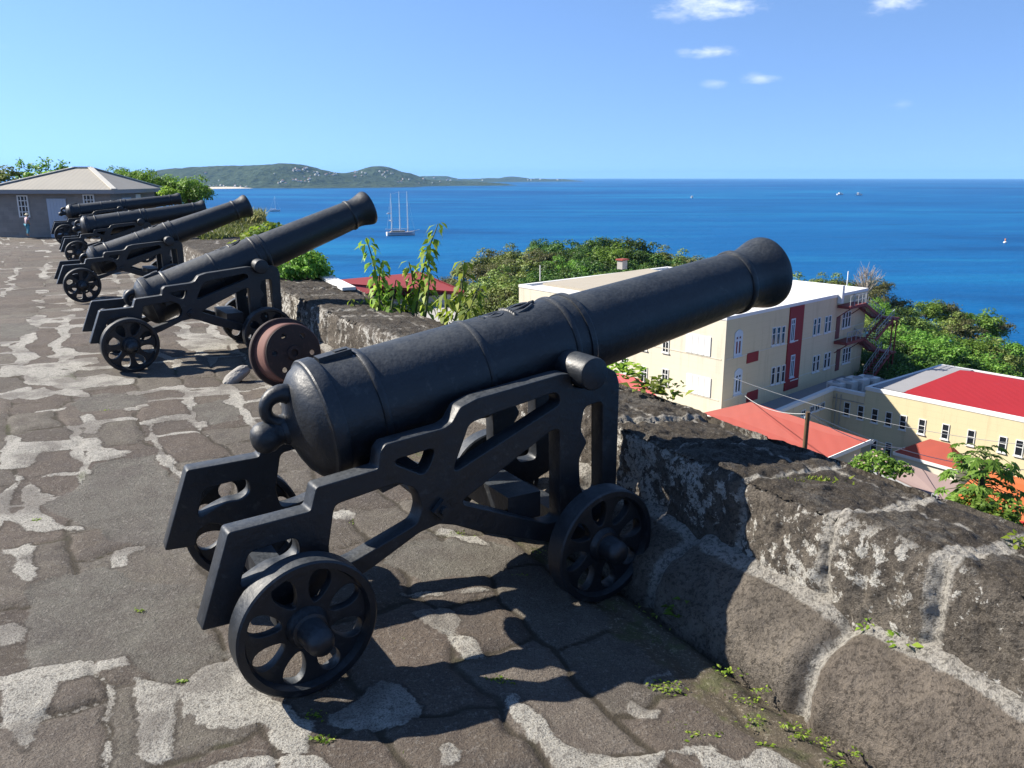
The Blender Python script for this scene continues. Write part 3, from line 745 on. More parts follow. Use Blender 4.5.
def build_cannon():
    root = empty('cannon')
    # barrel, modelled along its own axis from the trunnion
    mb = MB(); mb.lathe(barrel_profile()[:-1], 72, 'x')
    mb.f.pop(); mb.mi.pop()
    b = len(mb.v) - 72; n = len(mb.v)                      # muzzle face ring down to the bore
    for k in range(72):
        th = 2 * math.pi * k / 72; mb.v.append((MUZ, .080 * math.cos(th), .080 * math.sin(th)))
    for k in range(72): mb.f.append([b + k, b + (k + 1) % 72, n + (k + 1) % 72, n + k]); mb.mi.append(0)
    m2 = len(mb.v)
    for k in range(72):
        th = 2 * math.pi * k / 72; mb.v.append((.90, .078 * math.cos(th), .078 * math.sin(th)))
    for k in range(72): mb.f.append([n + k, n + (k + 1) % 72, m2 + (k + 1) % 72, m2 + k]); mb.mi.append(1)
    mb.f.append([m2 + k for k in range(72)]); mb.mi.append(1)
    barrel = mb.build('barrel', [M['iron'], M['bore']], root, 28)
    barrel.location = (TR[0], 0, TR[2]); barrel.rotation_euler = (0, -EL, 0)
    dz = DZ
    for v in barrel.data.vertices: v.co.z += dz
    # trunnions
    for s in (-1, 1):
        t = MB(); t.lathe([(s * .17, .070), (s * .382, .070), (s * .388, .067), (s * .391, .060)][::1 if s > 0 else -1], 36, 'y'); t.build('trunnion', M['iron'], barrel, 40)
    # cascabel: neck, knob and the breeching loop above it
    c = MB(); c.lathe([(-1.318, .004), (-1.316, .022), (-1.307, .042), (-1.290, .056), (-1.268, .062), (-1.245, .060), (-1.222, .050), (-1.205, .045), (-1.19, .047), (-1.175, .058), (-1.16, .075)], 32, 'x', origin=(0, 0, dz))
    pts = []
    for k in range(25):
        th = R(-75) + R(300) * k / 24; pts.append((-1.178 - .060 * math.sin(th), 0, dz + .094 - .056 * math.cos(th)))
    c.tube(pts, [.025 + .014 * abs(math.cos(math.pi * k / 24)) ** 3 for k in range(25)], 12)
    c.build('cascabel', M['iron'], barrel, 50)
    # vent patch: a long raised block along the top of the breech
    v = MB(); v.box((-.935, 0, dz + .232), (.135, .058, .026)); v.box((-.935, .040, dz + .222), (.14, .020, .020)); v.box((-.905, 0, dz + .247), (.05, .03, .006)); v.build('vent_patch', M['iron'], barrel)
    # raised emblem (crowned cypher) on the second reinforce
    e = MB(); g = np.random.default_rng(3)
    def on(t, a, h=0.0):
        r = .1975 + h; return (t, r * math.sin(a), dz + r * math.cos(a))
    for a in np.linspace(-.30, .30, 9): e.tube([on(-.145, a - .035), on(-.145, a, .010), on(-.145, a + .035)], .009, 6)
    for a0, a1 in ((-.28, -.10), (.28, .10), (-.12, 0), (.12, 0)):
        e.tube([on(-.13, a0), on(-.085, a0 * .95, .008), on(-.05, (a0 + a1) / 2, .008), on(-.03, a1, .006)], .0085, 6)
    e.tube([on(-.03, -.03, .006), on(-.012, 0, .010), on(-.03, .03, .006)], .010, 6)
    th = np.linspace(0, 2 * math.pi, 20)
    e.tube([on(-.215 + .040 * math.sin(q), .20 * math.cos(q), .005) for q in th], .0075, 6)
    for q in (-.09, .09): e.tube([on(-.26, q), on(-.215, q * .4, .008), on(-.17, q)], .0075, 6)
    e.tube([on(-.285, -.22), on(-.272, -.1, .008), on(-.285, 0, .006), on(-.272, .1, .008), on(-.285, .22)], .008, 6)
    e.build('emblem', M['iron'], barrel, 60)
    # stepped side frames with openings
    outer = [(-.308, .284), (-.189, .279), (-.175, .34), (-.13, .368), (-.085, .355), (-.062, .30), (-.056, .20), (.056, .20), (.068, .27), (.12, .290), (.20, .300), (.315, .342), (.514, .432), (.600, .446), (.669, .424), (.813, .352), (1.149, .225), (1.235, .190),
             (1.365, .190), (1.405, .28), (1.500, .32), (1.500, .88), (1.480, .935), (1.430, .962), (1.376, .955), (1.355, .905), (1.300, .885), (1.245, .905), (1.224, .962), (1.18, .966), (.775, .924), (.70, .900), (.662, .845), (.630, .830),
             (.385, .810), (.362, .785), (.352, .722), (.115, .702), (.090, .620), (-.195, .610)]
    holes = [[(-.165, .405), (-.128, .515), (.03, .528), (.038, .475), (.0, .452), (-.05, .455), (-.105, .435)],
             [(.185, .615), (.425, .645), (.495, .610), (.520, .535), (.500, .478), (.25, .398), (.172, .385), (.155, .460)],
             [(.420, .735), (.580, .752), (.560, .700), (.535, .668)],
             [(.672, .652), (.746, .822), (.853, .842), (1.158, .886), (1.175, .845)],
             [(.706, .512), (1.140, .725), (1.170, .725), (1.178, .328), (1.120, .328)],
             [(1.315, .80), (1.400, .81), (1.412, .40), (1.325, .40), (1.300, .46), (1.292, .58), (1.335, .645), (1.297, .71)]]
    fm = plate(rounded(outer, .012), [rounded(h, .020) for h in holes], .080, .0045, .007)
    for s in (-1, 1):
        o = link('side_frame', fm, M['iron'], root); o.location = (0, s * .341, 0); o.rotation_euler = (0, 0, R(-3 * s))
        q = MB(); q.box((.605, s * .054, .510), (.062, .024, .062), mat=np.array([[.73, 0, -.68], [0, 1, 0], [.68, 0, .73]])); q.lathe([(s * .066, .018), (s * .085, .018)][::1 if s > 0 else -1], 12, 'y', origin=(.605, 0, .510)); q.build('bolt', M['iron'], o)
    # axles and transoms
    for x in (0.02, 1.30):
        a = MB(); a.box((x, 0, .250), (.100, .84, .090)); a.lathe([(-.55, .036), (.55, .036)], 20, 'y', origin=(x, 0, .252)); a.build('axle', M['iron'], root, 40)
    t = MB(); t.box((1.03, 0, .400), (.16, .56, .115)); t.build('transom', M['iron'], root)
    t = MB(); t.box((.47, 0, .640), (.17, .59, .038), mat=np.array([[.96, 0, -.28], [0, 1, 0], [.28, 0, .96]])); t.tube([(.605, -.30, .510), (.605, .30, .510)], .024, 12); t.build('breech_rest', M['iron'], root)
    # wheels
    N = 8; rim_o = [(.238 * math.cos(2 * math.pi * k / 72), .238 * math.sin(2 * math.pi * k / 72)) for k in range(72)]
    hs = []
    for k in range(N):
        a = 2 * math.pi * (k + .5) / N; h = []
        for j in range(20):
            th = 2 * math.pi * j / 20; rr = .152 + .060 * math.cos(th); tt = math.sin(th) * (.024 + .026 * (rr - .09) / .12)
            h.append((rr * math.cos(a) - tt * math.sin(a), rr * math.sin(a) + tt * math.cos(a)))
        hs.append(h)
    web = plate(rim_o, hs, .036, .003)
    prf = [(-.046, .224), (-.046, .245), (-.040, .252), (.040, .252), (.046, .245), (.046, .224), (.030, .219), (.018, .215), (-.018, .215), (-.030, .219), (-.046, .224)]
    for x in (0.02, 1.30):
        for s in (-1, 1):
            r_ = MB(); r_.lathe(prf, 72, 'y'); r_.f.pop(); r_.f.pop(); r_.mi.pop(); r_.mi.pop()
            me = r_.mesh('wheel', 35)
            bm = bmesh.new(); bm.from_mesh(me); bm.from_mesh(web); bmesh.ops.recalc_face_normals(bm, faces=bm.faces); bm.to_mesh(me); bm.free(); finish(me, 35)
            w = link('wheel', me, M['iron'], root); w.location = (x + (.03 if s > 0 and x < 1 else 0), s * ((.475 if s < 0 else .53) if x < 1 else .462), .252 if x < 1 else .245); w.rotation_euler = (R(-2 * s), R(11 * x + 4 * s), R(-4 * s))
            h = MB(); pr = [(s * .018, .078), (s * .026, .076), (s * .034, .068), (s * .050, .063), (s * .054, .052), (s * .120, .050), (s * .138, .048), (s * .154, .041), (s * .165, .028), (s * .169, .010)]
            if x > 1: pr = [(t_ * .82, q_) for t_, q_ in pr]
            h.lathe(pr[::1 if s > 0 else -1], 28, 'y'); h.build('hub', M['iron'], w, 40)
    return root

cannon0 = build_cannon()
def set_elev(root, deg, drop=0.0):
    for c in root.children:
        if c.name.startswith('barrel'): c.rotation_euler = (0, -R(deg), 0)
CANNONS = [
    (np.array([-.975, 2.969, 0]), 31, 10.2, 1.0, 'big black iron cannon with a raised emblem, its flared muzzle before the cream building'),
    (np.array([-3.80, 7.92, -.01]), 31.5, 20.4, .90, 'steeply raised black iron cannon standing beside the loose rusty wheel'),
    (np.array([-6.60, 12.60, -.05]), 31, 18.9, .82, 'raised black cannon between the one by the rusty wheel and a nearly level one'),
    (atd(79, 265.5, 17.3) + np.array([-.26, .45, 0]), 30, 8.4, .84, 'nearly level black cannon, its breech overlapping the slim one by the house'),
    (atd(67, 245.5, 20.2) + np.array([-.26, .45, 0]), 29, 6.8, .84, 'slim level black cannon at the stone house end of the row'),
]
for i, (o, a, e, s, lab) in enumerate(CANNONS):
    c = cannon0 if i == 0 else copy_tree(cannon0)
    c.location = o; c.rotation_euler = (0, 0, R(a)); set_elev(c, e)
    for ch in c.children:      # the further carriages are lower
        if not ch.name.startswith(('wheel', 'axle')):
            ch.location.z = ch.location.z * s + .25 * (1 - s)
            if not ch.name.startswith('barrel'): ch.scale = (1, 1, s)
    tag(c, lab, 'cannon', 'black cannons in a row along the parapet')
    if i == 4:
        for ch in c.children:
            if ch.name.startswith('barrel'): ch.scale = (1.05, .84, .84)
bpy.context.view_layer.update()

# loose flanged wheel with its hollow face towards us, and the stone chocking it
def build_rusty_wheel():
    c = onz(276, 384, 0); root = empty('rusty_wheel')
    mb = MB()
    pr = [(.115, .222), (.115, .228), (.108, .236), (.095, .240), (-.060, .243), (-.066, .252), (-.066, .282), (-.074, .288), (-.104, .288), (-.112, .282), (-.112, .215), (.112, .215), (.115, .222)]
    mb.lathe(pr, 64, 'y'); mb.f.pop(); mb.f.pop(); mb.mi.pop(); mb.mi.pop()
    me = mb.mesh('tread', 35); t = link('tread', me, [M['rust_tread'], M['rust_face']], root)
    for p in me.polygons:
        r_ = math.hypot(p.center.x, p.center.z)
        p.material_index = 1 if (r_ < .230 or r_ > .249) else 0
    hol = []
    for k in range(6):
        a = 2 * math.pi * k / 6 + .3
        hol.append([(.155 * math.cos(a) + .022 * math.cos(q), .155 * math.sin(a) + .022 * math.sin(q)) for q in np.linspace(0, 2 * math.pi, 14)[:-1]])
    disc = plate([(.226 * math.cos(q), .226 * math.sin(q)) for q in np.linspace(0, 2 * math.pi, 65)[:-1]], hol, .02, .003)
    d = link('face_plate', disc, M['rust_face'], root); d.location = (0, .118, 0)
    h = MB(); h.lathe([(.12, .06), (.15, .055), (.152, .03), (.13, .028)], 24, 'y'); h.build('hub', M['rust_face'], root, 40)
    return root
rw = build_rusty_wheel()
_c = atd(288, 350.5, 7.05); _c[2] = .296
rw.location = _c; rw.rotation_euler = (R(10), R(12), R(180 + 38)); rw.scale = (1.05, 1.05, 1.05)
tag(rw, 'loose rusty flanged iron wheel with a worn pink tread leaning beside the second cannon', 'wheel')

def build_loose_stone():
    bm = bmesh.new(); bmesh.ops.create_icosphere(bm, subdivisions=4, radius=1)
    for v in bm.verts:
        x, y, z = v.co; k = 1 + .35 * (float(fbm(x * 1.3 + 4, y * 1.3 + z * 2, 5)) - .5) + .12 * (float(fbm(x * 5, y * 5 + z * 4, 8)) - .5)
        v.co = Vector((x * .145 * k, y * .075 * k, max(-.04, z * .070 * k) + .05 * x))
    me = bpy.data.meshes.new('loose_stone'); bm.to_mesh(me); bm.free(); finish(me, 40)
    o = link('loose_stone', me, M['grey_stone']); o.location = onz(235, 378, .03); o.rotation_euler = (0, R(-14), R(24))
    tag(o, 'pale grey lump of stone wedged against the foot of the rusty wheel', 'stone')
build_loose_stone()

def build_plank():
    a, b = onz(301, 268, .50), onz(344, 291, .47); m = MB(); m.bar(a + [.05, .05, .02], b + [.05, .05, .02], .16, .035)
    o = m.build('plank', M['white']); tag(o, 'weathered white plank lying along the outer edge of the parapet by the bush', 'plank')
build_plank()

# ================================================================== terrain below the fort
def zterrain(x, y):
    u, v = to_uv(np.stack([x, y], -1))
    d = np.maximum(u - np.interp(v, [-6, 9, 20, 45, 70], [2.7, 2.7, 4.3, 8.3, 12.3]), 0)
    hill = -4.0 - 8 * sstep(0, 3, d) - 13 * sstep(2, 40, d) - .02 * d
    town = np.maximum(hill, -26.5)
    # wooded headland behind the cream building
    e = ((x - 22) / 70) ** 2 + ((y - 120) / 62) ** 2
    z = town + 7 * np.exp(-((x - 14) / 26) ** 2 - ((y - 128) / 22) ** 2)
    shore = np.hypot((x - 25) / 78, (y - 62) / 108)
    z = z - 30 * sstep(.86, 1.22, shore) * sstep(8, 40, d)
    z = np.where(u < 2.5, -4.0, z)
    return np.maximum(z, SEA - 6) + 1.2 * (fbm(x * .12, y * .12, 201) - .5) * (d > 4)
def build_terrain():
    x = np.linspace(-130, 190, 260); y = np.linspace(-60, 260, 260)
    X, Y = np.meshgrid(x, y, indexing='ij'); Z = zterrain(X, Y)
    me = grid_mesh('terrain', np.stack([X, Y, Z], -1), {})
    if me.polygons[0].normal.z < 0: me.flip_normals()
    tag(link('terrain', me, M['ground']), kind='structure')
build_terrain()

class Face:
    """a vertical wall face: origin at its top corner, t along it, outward normal n"""
    def __init__(s, o, e):
        s.o = np.asarray(o, float); d = np.asarray(e, float) - s.o; d[2] = 0; s.L = np.linalg.norm(d); s.d = d / s.L
        s.n = np.array([s.d[1], -s.d[0], 0])
        if np.dot(s.n, np.array([0, 0, H]) - s.o) < 0: s.n = -s.n
    def px(s, x, y):
        q = onplane(x, y, s.o, s.n) - s.o; return float(q @ s.d), float(q[2])
    def p(s, t, z, out=0.0): return s.o + s.d * t + np.array([0, 0, z]) + s.n * out
    def box(s, mb, t0, t1, z0, z1, o0, o1, mi=0):
        return mb.obox(s.p(t0, z0, o0), s.d * (t1 - t0), s.n * (o1 - o0), (0, 0, z1 - z0), mi)

def window(face, t, z, w, h, parent, cols=2, transom=.68, frame='white', fr=.07, inner='glass'):
    """framed window: surround, mullions and a recessed pane"""
    mb = MB(); a, b = t - w / 2, t + w / 2; lo, hi = z - h / 2, z + h / 2
    face.box(mb, a, a + fr, lo, hi, -.02, .06); face.box(mb, b - fr, b, lo, hi, -.02, .06)
    face.box(mb, a + fr, b - fr, lo, lo + fr, -.02, .058); face.box(mb, a + fr, b - fr, hi - fr, hi, -.02, .058)
    for k in range(1, cols):
        x = a + fr + (w - 2 * fr) * k / cols; face.box(mb, x - fr * .4, x + fr * .4, lo + fr, hi - fr, -.02, .052)
    if transom:
        zz = lo + h * transom; face.box(mb, a + fr, b - fr, zz - fr * .4, zz + fr * .4, -.02, .048)
    face.box(mb, a - .06, b + .06, lo - .09, lo - .002, .0, .12)
    wi = mb.build('window', M[frame], parent)
    g = MB(); face.box(g, a + fr * .5, b - fr * .5, lo + fr * .5, hi - fr * .5, .004, .018); g.build('pane', M[inner], wi)
    return wi

def ring(mb, poly, z0, z1, th):
    n = len(poly); P = [np.array([p[0], p[1]], float) for p in poly]; cen = sum(P) / n
    def inset(d):
        out = []
        for i in range(n):
            a, b, c = P[i - 1], P[i], P[(i + 1) % n]
            n1 = np.array([-(b - a)[1], (b - a)[0]]); n1 /= np.linalg.norm(n1); n2 = np.array([-(c - b)[1], (c - b)[0]]); n2 /= np.linalg.norm(n2)
            if np.dot(n1, cen - b) < 0: n1 = -n1
            if np.dot(n2, cen - b) < 0: n2 = -n2
            k = (n1 + n2); out.append(b + k * d / max(.2, 1 + np.dot(n1, n2)))
        return out
    A, B = inset(-.04), inset(th)
    vs = [(*p, z0) for p in A] + [(*p, z1) for p in A] + [(*p, z1) for p in B] + [(*p, z0) for p in B]
    fs = []
    for i in range(n):
        j = (i + 1) % n
        for k in range(4): fs.append([k * n + i, k * n + j, ((k + 1) % 4) * n + j, ((k + 1) % 4) * n + i])
    mb._add(vs, fs)
    bm = bmesh.new(); return mb

def fix_normals(o):
    bm = bmesh.new(); bm.from_mesh(o.data); bmesh.ops.recalc_face_normals(bm, faces=bm.faces); bm.to_mesh(o.data); bm.free(); return o

# ---------------------------------------------------------------- cream three-storey building
Cc = atd(727, 317, 70); ZT = Cc[2]
Ec = onz(868, 288, ZT); Lc = onz(519, 284.5, ZT); Rc = Ec + Lc - Cc
FR, FL = Face(Cc, Ec), Face(Cc, Lc)
def build_cream():
    root = empty('cream_building', (0, 0, 0)); tag(root, 'three storey cream building with a dark red stripe, white flat roof and red fire stairs', 'building')
    pl = [Cc[:2], Ec[:2], Rc[:2], Lc[:2]]
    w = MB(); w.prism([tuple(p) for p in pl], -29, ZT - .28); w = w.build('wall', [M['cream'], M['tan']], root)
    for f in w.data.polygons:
        if np.dot(np.array(f.normal), FR.n) > .9: f.material_index = 1  # shaded face coloured tan, standing in for warm bounced light
    r = MB(); ring(r, pl, ZT - .30, ZT, .45); fix_normals(r.build('roof_parapet', M['white'], root))
    s = MB(); c = sum(pl) / 4; q = [c + (p - c) * .985 for p in pl]
    s.prism([tuple(p) for p in q], ZT - .40, ZT - .22)
    s.build('roof', M['white_roof'], root)
    # raised darker sheet roof over the rear wing and a small roof tank
    g = MB(); a = Lc * .96 + Cc * .04; b = Lc * .45 + Cc * .55; ins = (Ec - Cc) * .10
    A, B = a + ins, b + ins; D, E_ = a + (Rc - Lc) * .80, b + (Rc - Lc) * .62
    g.slab([(*A[:2], ZT + .05), (*B[:2], ZT + .05), (*E_[:2], ZT + .25), (*D[:2], ZT + .25)], .35); g.build('sheet_roof', M['sand_roof'], root)
    t = MB(); p = onz(622, 269, ZT + .2); t.box((p[0], p[1], ZT + .75), (.9, .9, 1.1), R(40)); tk = t.build('vent_stack', M['concrete'], root)
    t = MB(); t.box((p[0], p[1], ZT + 1.39), (1.2, 1.2, .16), R(40)); t.build('cap', M['salmon_roof'], tk)
    for (x, y, hh) in ((540, 279, 1.6), (847, 285, 1.5)):
        p = onz(x, y, ZT); t = MB(); t.tube([(p[0], p[1], ZT - .2), (p[0], p[1], ZT + hh)], .06, 6); t.build('antenna_post', M['white'], root)
    # dark red stripe with two slit windows
    t0, _ = FR.px(787, 345); t1, _ = FR.px(800.5, 345)
    st = MB(); FR.box(st, t0, t1, -8.4, -.32, .0, .10); st = st.build('red_stripe', M['red_panel'], root)
    FS = Face(FR.p(0, 0, .10), FR.p(5, 0, .10))
    for (x, y) in ((792.5, 330), (792, 366)):
        t, z = FS.px(x, y); window(FS, t, z, .75, 2.2, root, 2, .75, 'blue_white', .12)
    # windows on the shaded side
    px = lambda x, y: (500 + x / 2.56, 220 + y / 2.56)
    for (x, y, w_) in ((700, 298, 1.0), (712, 296, 1.0), (724, 294, 1.0), (748, 288, .95), (757.5, 285, .95), (805, 274, .9), (815.5, 271, .9), (834, 268, .9), (843, 265, .9), (879, 257, .9), (886.5, 255, .9), (893.5, 253, .9),
                       (698, 399, 1.0), (711, 396, 1.0), (724, 393, 1.0), (747, 387, .95), (757, 384, .95), (803, 369, .9), (813, 366, .9), (832, 361, .9), (841, 358, .9), (879, 348, .9), (886, 346, .9), (893, 344, .9)):
        t, z = FR.px(*px(x, y)); window(FR, t, z, w_ * .66, 1.7, root, 1, .62, 'white', .085)
    for (x, y) in ((609, 320), (608, 418)):
        t, z = FR.px(*px(x, y)); wi = window(FR, t, z, 1.25, 2.0, root, 2, .72, 'blue_white', .26)
        a = MB(); cc = FR.p(t, z + 1.175, 0); 
        for k in range(9):
            th = math.pi * (k + .5) / 9; FR.box(a, t - .625 * math.cos(math.pi * k / 10), t + .625 * math.cos(math.pi * k / 10), z + 1.0 + .07 * k, z + 1.0 + .07 * (k + 1), 0, .05 + .001 * k) if k < 5 else None
        a.build('arch', M['blue_white'], wi)
    for (x, y) in ((646, 351), (645, 450)):
        t, z = FR.px(*px(x, y)); a = MB(); FR.box(a, t - .95, t + .95, z - .45, z + .45, 0, .06); a.build('red_panel', M['red_panel'], root)
    for (x, y) in ((864, 276), (864, 358)):
        t, z = FR.px(*px(x, y)); a = MB(); FR.box(a, t - .42, t + .42, z - 1.15, z + 1.15, -.02, .05); a.build('door', M['maroon'], root)
    # sunlit side
    for (x, y) in ((318, 372), (369.5, 396), (423, 402), (425, 318), (370, 312), (320, 300), (262, 372), (262, 300)):
        t, z = FL.px(*px(x, y)); window(FL, t, z, .78, 1.55, root, 2, .66, 'white', .08)
    for (x, y) in ((508, 319), (508, 423)):
        t, z = FL.px(*px(x, y)); a = MB(); FL.box(a, t - 1.35, t + 1.35, z - .86, z + .86, 0, .07)
        for k in range(-1, 2): FL.box(a, t + k * .67 - .02, t + k * .67 + .02, z - .85, z + .85, .07, .085)
        a.build('shutter', M['white'], root)
    for zz in (-3.75, -7.4):      # shallow string lines
        a = MB(); FL.box(a, .3, FL.L - .2, zz - .04, zz + .04, 0, .03); FR.box(a, .3, FR.L - .3, zz - .04, zz + .04, 0, .03); a.build('string_course', M['cream'], root)
    # fire stairs: landings, zigzag flights with rails
    fe = MB(); ra = MB()
    def flight(p, q, w=1.1):
        p, q = np.asarray(p), np.asarray(q)
        for o_ in (0.0, w): fe.bar(p + FR.n * o_, q + FR.n * o_, .08, .32)
        for k in range(11): 
            c = p + (q - p) * (k + .5) / 11; fe.obox(c - FR.d * .14, FR.d * .28, FR.n * w, (0, 0, .05))
        for o_ in (0.03, w - .03):
            ra.bar(p + FR.n * o_ + [0, 0, 1.0], q + FR.n * o_ + [0, 0, 1.0], .05, .05); ra.bar(p + FR.n * o_ + [0, 0, .55], q + FR.n * o_ + [0, 0, .55], .035, .035)
            for k in range(7):
                c = p + (q - p) * k / 6 + FR.n * o_; ra.bar(c, c + np.array([0, 0, 1.0]), .035, .035)
    def landing(t0, t1, z, o0=.05, o1=1.4):
        FR.box(fe, t0, t1, z - .30, z, o0, o1)
        for t in np.linspace(t0 + .05, t1 - .05, 5): ra.bar(FR.p(t, z, o1 - .04), FR.p(t, z + 1.05, o1 - .04), .05, .05)
        for hh in (.5, 1.02): ra.bar(FR.p(t0, z + hh, o1 - .04), FR.p(t1, z + hh, o1 - .04), .05, .05)
        for t in (t0 + .3, t1 - .3): fe.bar(FR.p(t, z - .3, o1 - .1), FR.p(t, z - 1.3, .05), .08, .08)
    ta, za = FR.px(837, 305); tb, _ = FR.px(853, 305); tend = FR.L
    z1, z2 = za, za - 3.7
    landing(ta, tb, z1); landing(ta, tb + .5, z2)
    flight(FR.p(tb, z1 - .15, .15), FR.p(tb + 4.3, z1 - 2.0, .15)); FR.box(fe, tb + 4.2, tb + 5.6, z1 - 2.2, z1 - 2.0, .1, 2.7)
    flight(FR.p(tb + 4.5, z1 - 2.05, 1.45), FR.p(tb + .4, z2 - .1, 1.45))
    flight(FR.p(tb + .5, z2 - .15, .15), FR.p(tb + 4.5, z2 - 2.0, .15)); FR.box(fe, tb + 4.4, tb + 5.7, z2 - 2.2, z2 - 2.0, .1, 2.7)
    flight(FR.p(tb + 4.7, z2 - 2.05, 1.45), FR.p(tb + .8, z2 - 4.2, 1.45))
    for t in (tb + 4.4, tb + 5.5): fe.bar(FR.p(t, z1 - 2.1, 2.5), FR.p(t, z2 - 5, 2.5), .12, .12)
    f_ = fe.build('fire_stairs', M['stair_red'], root); ra.build('railing', M['metal'], f_)
    a = MB(); FR.box(a, ta - .1, ta + .35, z1 + .2, z1 + 2.0, .05, .5); a.build('meter_box', M['white'], root)
build_cream()

# ---------------------------------------------------------------- yellow building with red roof and its annex
ZA = ZT - 8.15
A0 = onz(834, 389, ZA); A1 = onz(735, 431, ZA); dA = (A1 - A0) / np.linalg.norm(A1 - A0)
A1 = A0 + dA * 26
ZP = ZA + .85
B1 = onz(1024, 418.5, ZP); dB = (B1 - np.array([*A0[:2], ZP])); dB /= np.linalg.norm(dB)
B0 = onplane(866, 387, [*A0[:2], ZP], np.array([dB[1], -dB[0], 0])); B0[2] = ZP
B1 = B0 + dB * 34
FA = Face(A0, A1); FB = Face(np.array([*A0[:2], ZP]), B1)
def build_yellow():
    root = empty('yellow_building'); tag(root, 'long low yellow building with a bright red roof and a row of slit windows', 'building')
    back = -FB.n
    # flat roofed annex in the corner
    an = MB(); q0 = A0[:2]; W = 5.2
    far = q0 + back[:2] * 30
    P = [q0, A1[:2], A1[:2] - FA.n[:2] * W, q0 - FA.n[:2] * W + back[:2] * 1.0, far - FA.n[:2] * W, ]
    tB0 = float((B0 - FB.o) @ FB.d)
    poly = [A1[:2], A0[:2], FB.p(tB0, 0)[:2], FB.p(tB0, 0)[:2] + back[:2] * 14, A0[:2] - FA.n[:2] * 5.2 + back[:2] * 9, A1[:2] - FA.n[:2] * 5.2]
    an.prism([tuple(p) for p in poly], -29, ZA - .82); an.build('annex_wall', M['tan'], root)
    k = MB(); k.obox(FA.p(-.02, -.12, -.40), FA.d * (FA.L), FA.n * .45, (0, 0, .30)); k.obox(FB.p(-.5, ZA - ZP - .122, -.40), FB.d * (tB0 + .48), FB.n * .452, (0, 0, .304)); k.build('annex_parapet', M['white'], root)
    k = MB(); k.obox(FA.p(-.02, -.84, -.36), FA.d * (FA.L), FA.n * .36, (0, 0, .73)); k.obox(FB.p(-.4, ZA - ZP - .842, -.36), FB.d * (tB0 + .38), FB.n * .362, (0, 0, .733)); k.build('annex_upstand', M['tan'], root)
    k = MB(); c_ = sum(poly) / len(poly); k.prism([tuple(c_ + (p - c_) * .985) for p in poly], ZA - .818, ZA - .78); k.build('annex_roof', M['grey_roof'], root)
    # main block
    D = 15.0; c0, c1 = FB.p(tB0, 0), FB.p(tB0 + 34, 0)
    pl = [c0[:2], c1[:2], c1[:2] + back[:2] * D, c0[:2] + back[:2] * D]
    m = MB(); m.prism([tuple(p) for p in pl], -29, ZP - .30); m.build('wall', M['yellow'], root)
    r = MB(); ring(r, pl, ZP - .32, ZP + .02, .30); fix_normals(r.build('roof_parapet', M['white'], root))
    g = MB(); cc = sum(pl) / 4; g.prism([tuple(cc + (p - cc) * .98) for p in pl], ZP - .5, ZP - .30); g.build('gutter_roof', M['grey_roof'], root)
    # red roof surveyed on its own slope
    f0 = FB.p(tB0 + 3.1, -.02, -.55); f1 = FB.p(tB0 + 33.5, -.02, -.55)
    apex = onplane(960, 370, FB.o - FB.n * 9.0, FB.n); ap2 = apex + FB.d * 26
    ab = MB(); ab.slab([f0, f1, ap2, apex], .12); e0 = f0 + back * 14; 
    bk0 = f0 + back * 13.8; bk1 = f1 + back * 13.8
    ab.slab([apex, ap2, bk1, bk0], .12); ab.slab([f0, apex, bk0], .12)
    ab.build('roof', stripe_roof('red_roof_ribbed', (.33, .020, .024), .6, 0, .10), root)
    s = MB(); s.obox(FB.p(tB0 + .35, -.295, -D + .35), FB.d * 2.9, FB.n * (D - .95), (0, 0, .34)); s.build('side_parapet', M['grey_roof'], root)
    px = lambda x, y: (680 + x / 2.977, 360 + y / 2.977)
    for (x, y) in ((497, 146), (538, 156), (580, 166), (621, 176), (664, 186), (720, 198), (790, 213), (866, 231), (960, 251), (1010, 262), (577, 257), (620, 267), (1065, 275), (1120, 288)):
        t, z = FB.px(*px(x, y)); window(FB, t, z, .62, 1.35, root, 1, .55, 'white', .065)
    for (x, y) in ((366, 158), (392, 146), (408, 141), (424, 135)):
        t, z = FA.px(*px(x, y)); window(FA, t, z, .9, .6, root, 2, 0, 'white', .07)
    a = MB()
    for dx in (.0, 1.1):
        t, z = FB.px(*px(465 + dx * 12, 140)); a.tube([FB.p(t, -1.2, .12), FB.p(t, -7, .12)], .05, 6)
    a.build('drain_pipe', M['concrete'], root)
    # hipped porch
    z_e = -21.8; pc = MB()
    e0 = onz(893.5, 452, z_e); e1 = onz(958, 470, z_e); w0 = onplane(928, 438.5, FB.o, FB.n); w1 = onplane(975, 446, FB.o, FB.n)
    apx = onplane(930, 439, FB.o + FB.n * .6, FB.n); apy = onplane(950, 441, FB.o + FB.n * .6, FB.n); apy[2] = apx[2]
    eb0 = onplane(893.5, 452, FB.o, FB.n)
    b0 = np.array([*(FB.p(float((e0 - FB.o) @ FB.d), 0)[:2]), z_e]); b1 = np.array([*(FB.p(float((e1 - FB.o) @ FB.d), 0)[:2]), z_e])
    pc.slab([e0, e1, apy, apx], .10); pc.slab([e0, apx, b0], .10); pc.slab([e1, b1, apy], .10)
    po = pc.build('porch_roof', M['rust_roof'], root)
    f = MB(); f.bar(e0 - [0, 0, .12], e1 - [0, 0, .12], .12, .26); f.bar(e1 - [0, 0, .12], b1 - [0, 0, .12], .12, .26); f.bar(e0 - [0, 0, .12], b0 - [0, 0, .12], .12, .26); f.build('fascia', M['white'], po)
    pw = MB(); pw.prism([tuple((p + (np.r_[(b0 + b1)[:2] / 2, 0] - p) * .06)[:2]) for p in (e0, e1, b1, b0)], -27, z_e - .25); pw.build('porch_wall', M['cream'], root)
build_yellow()

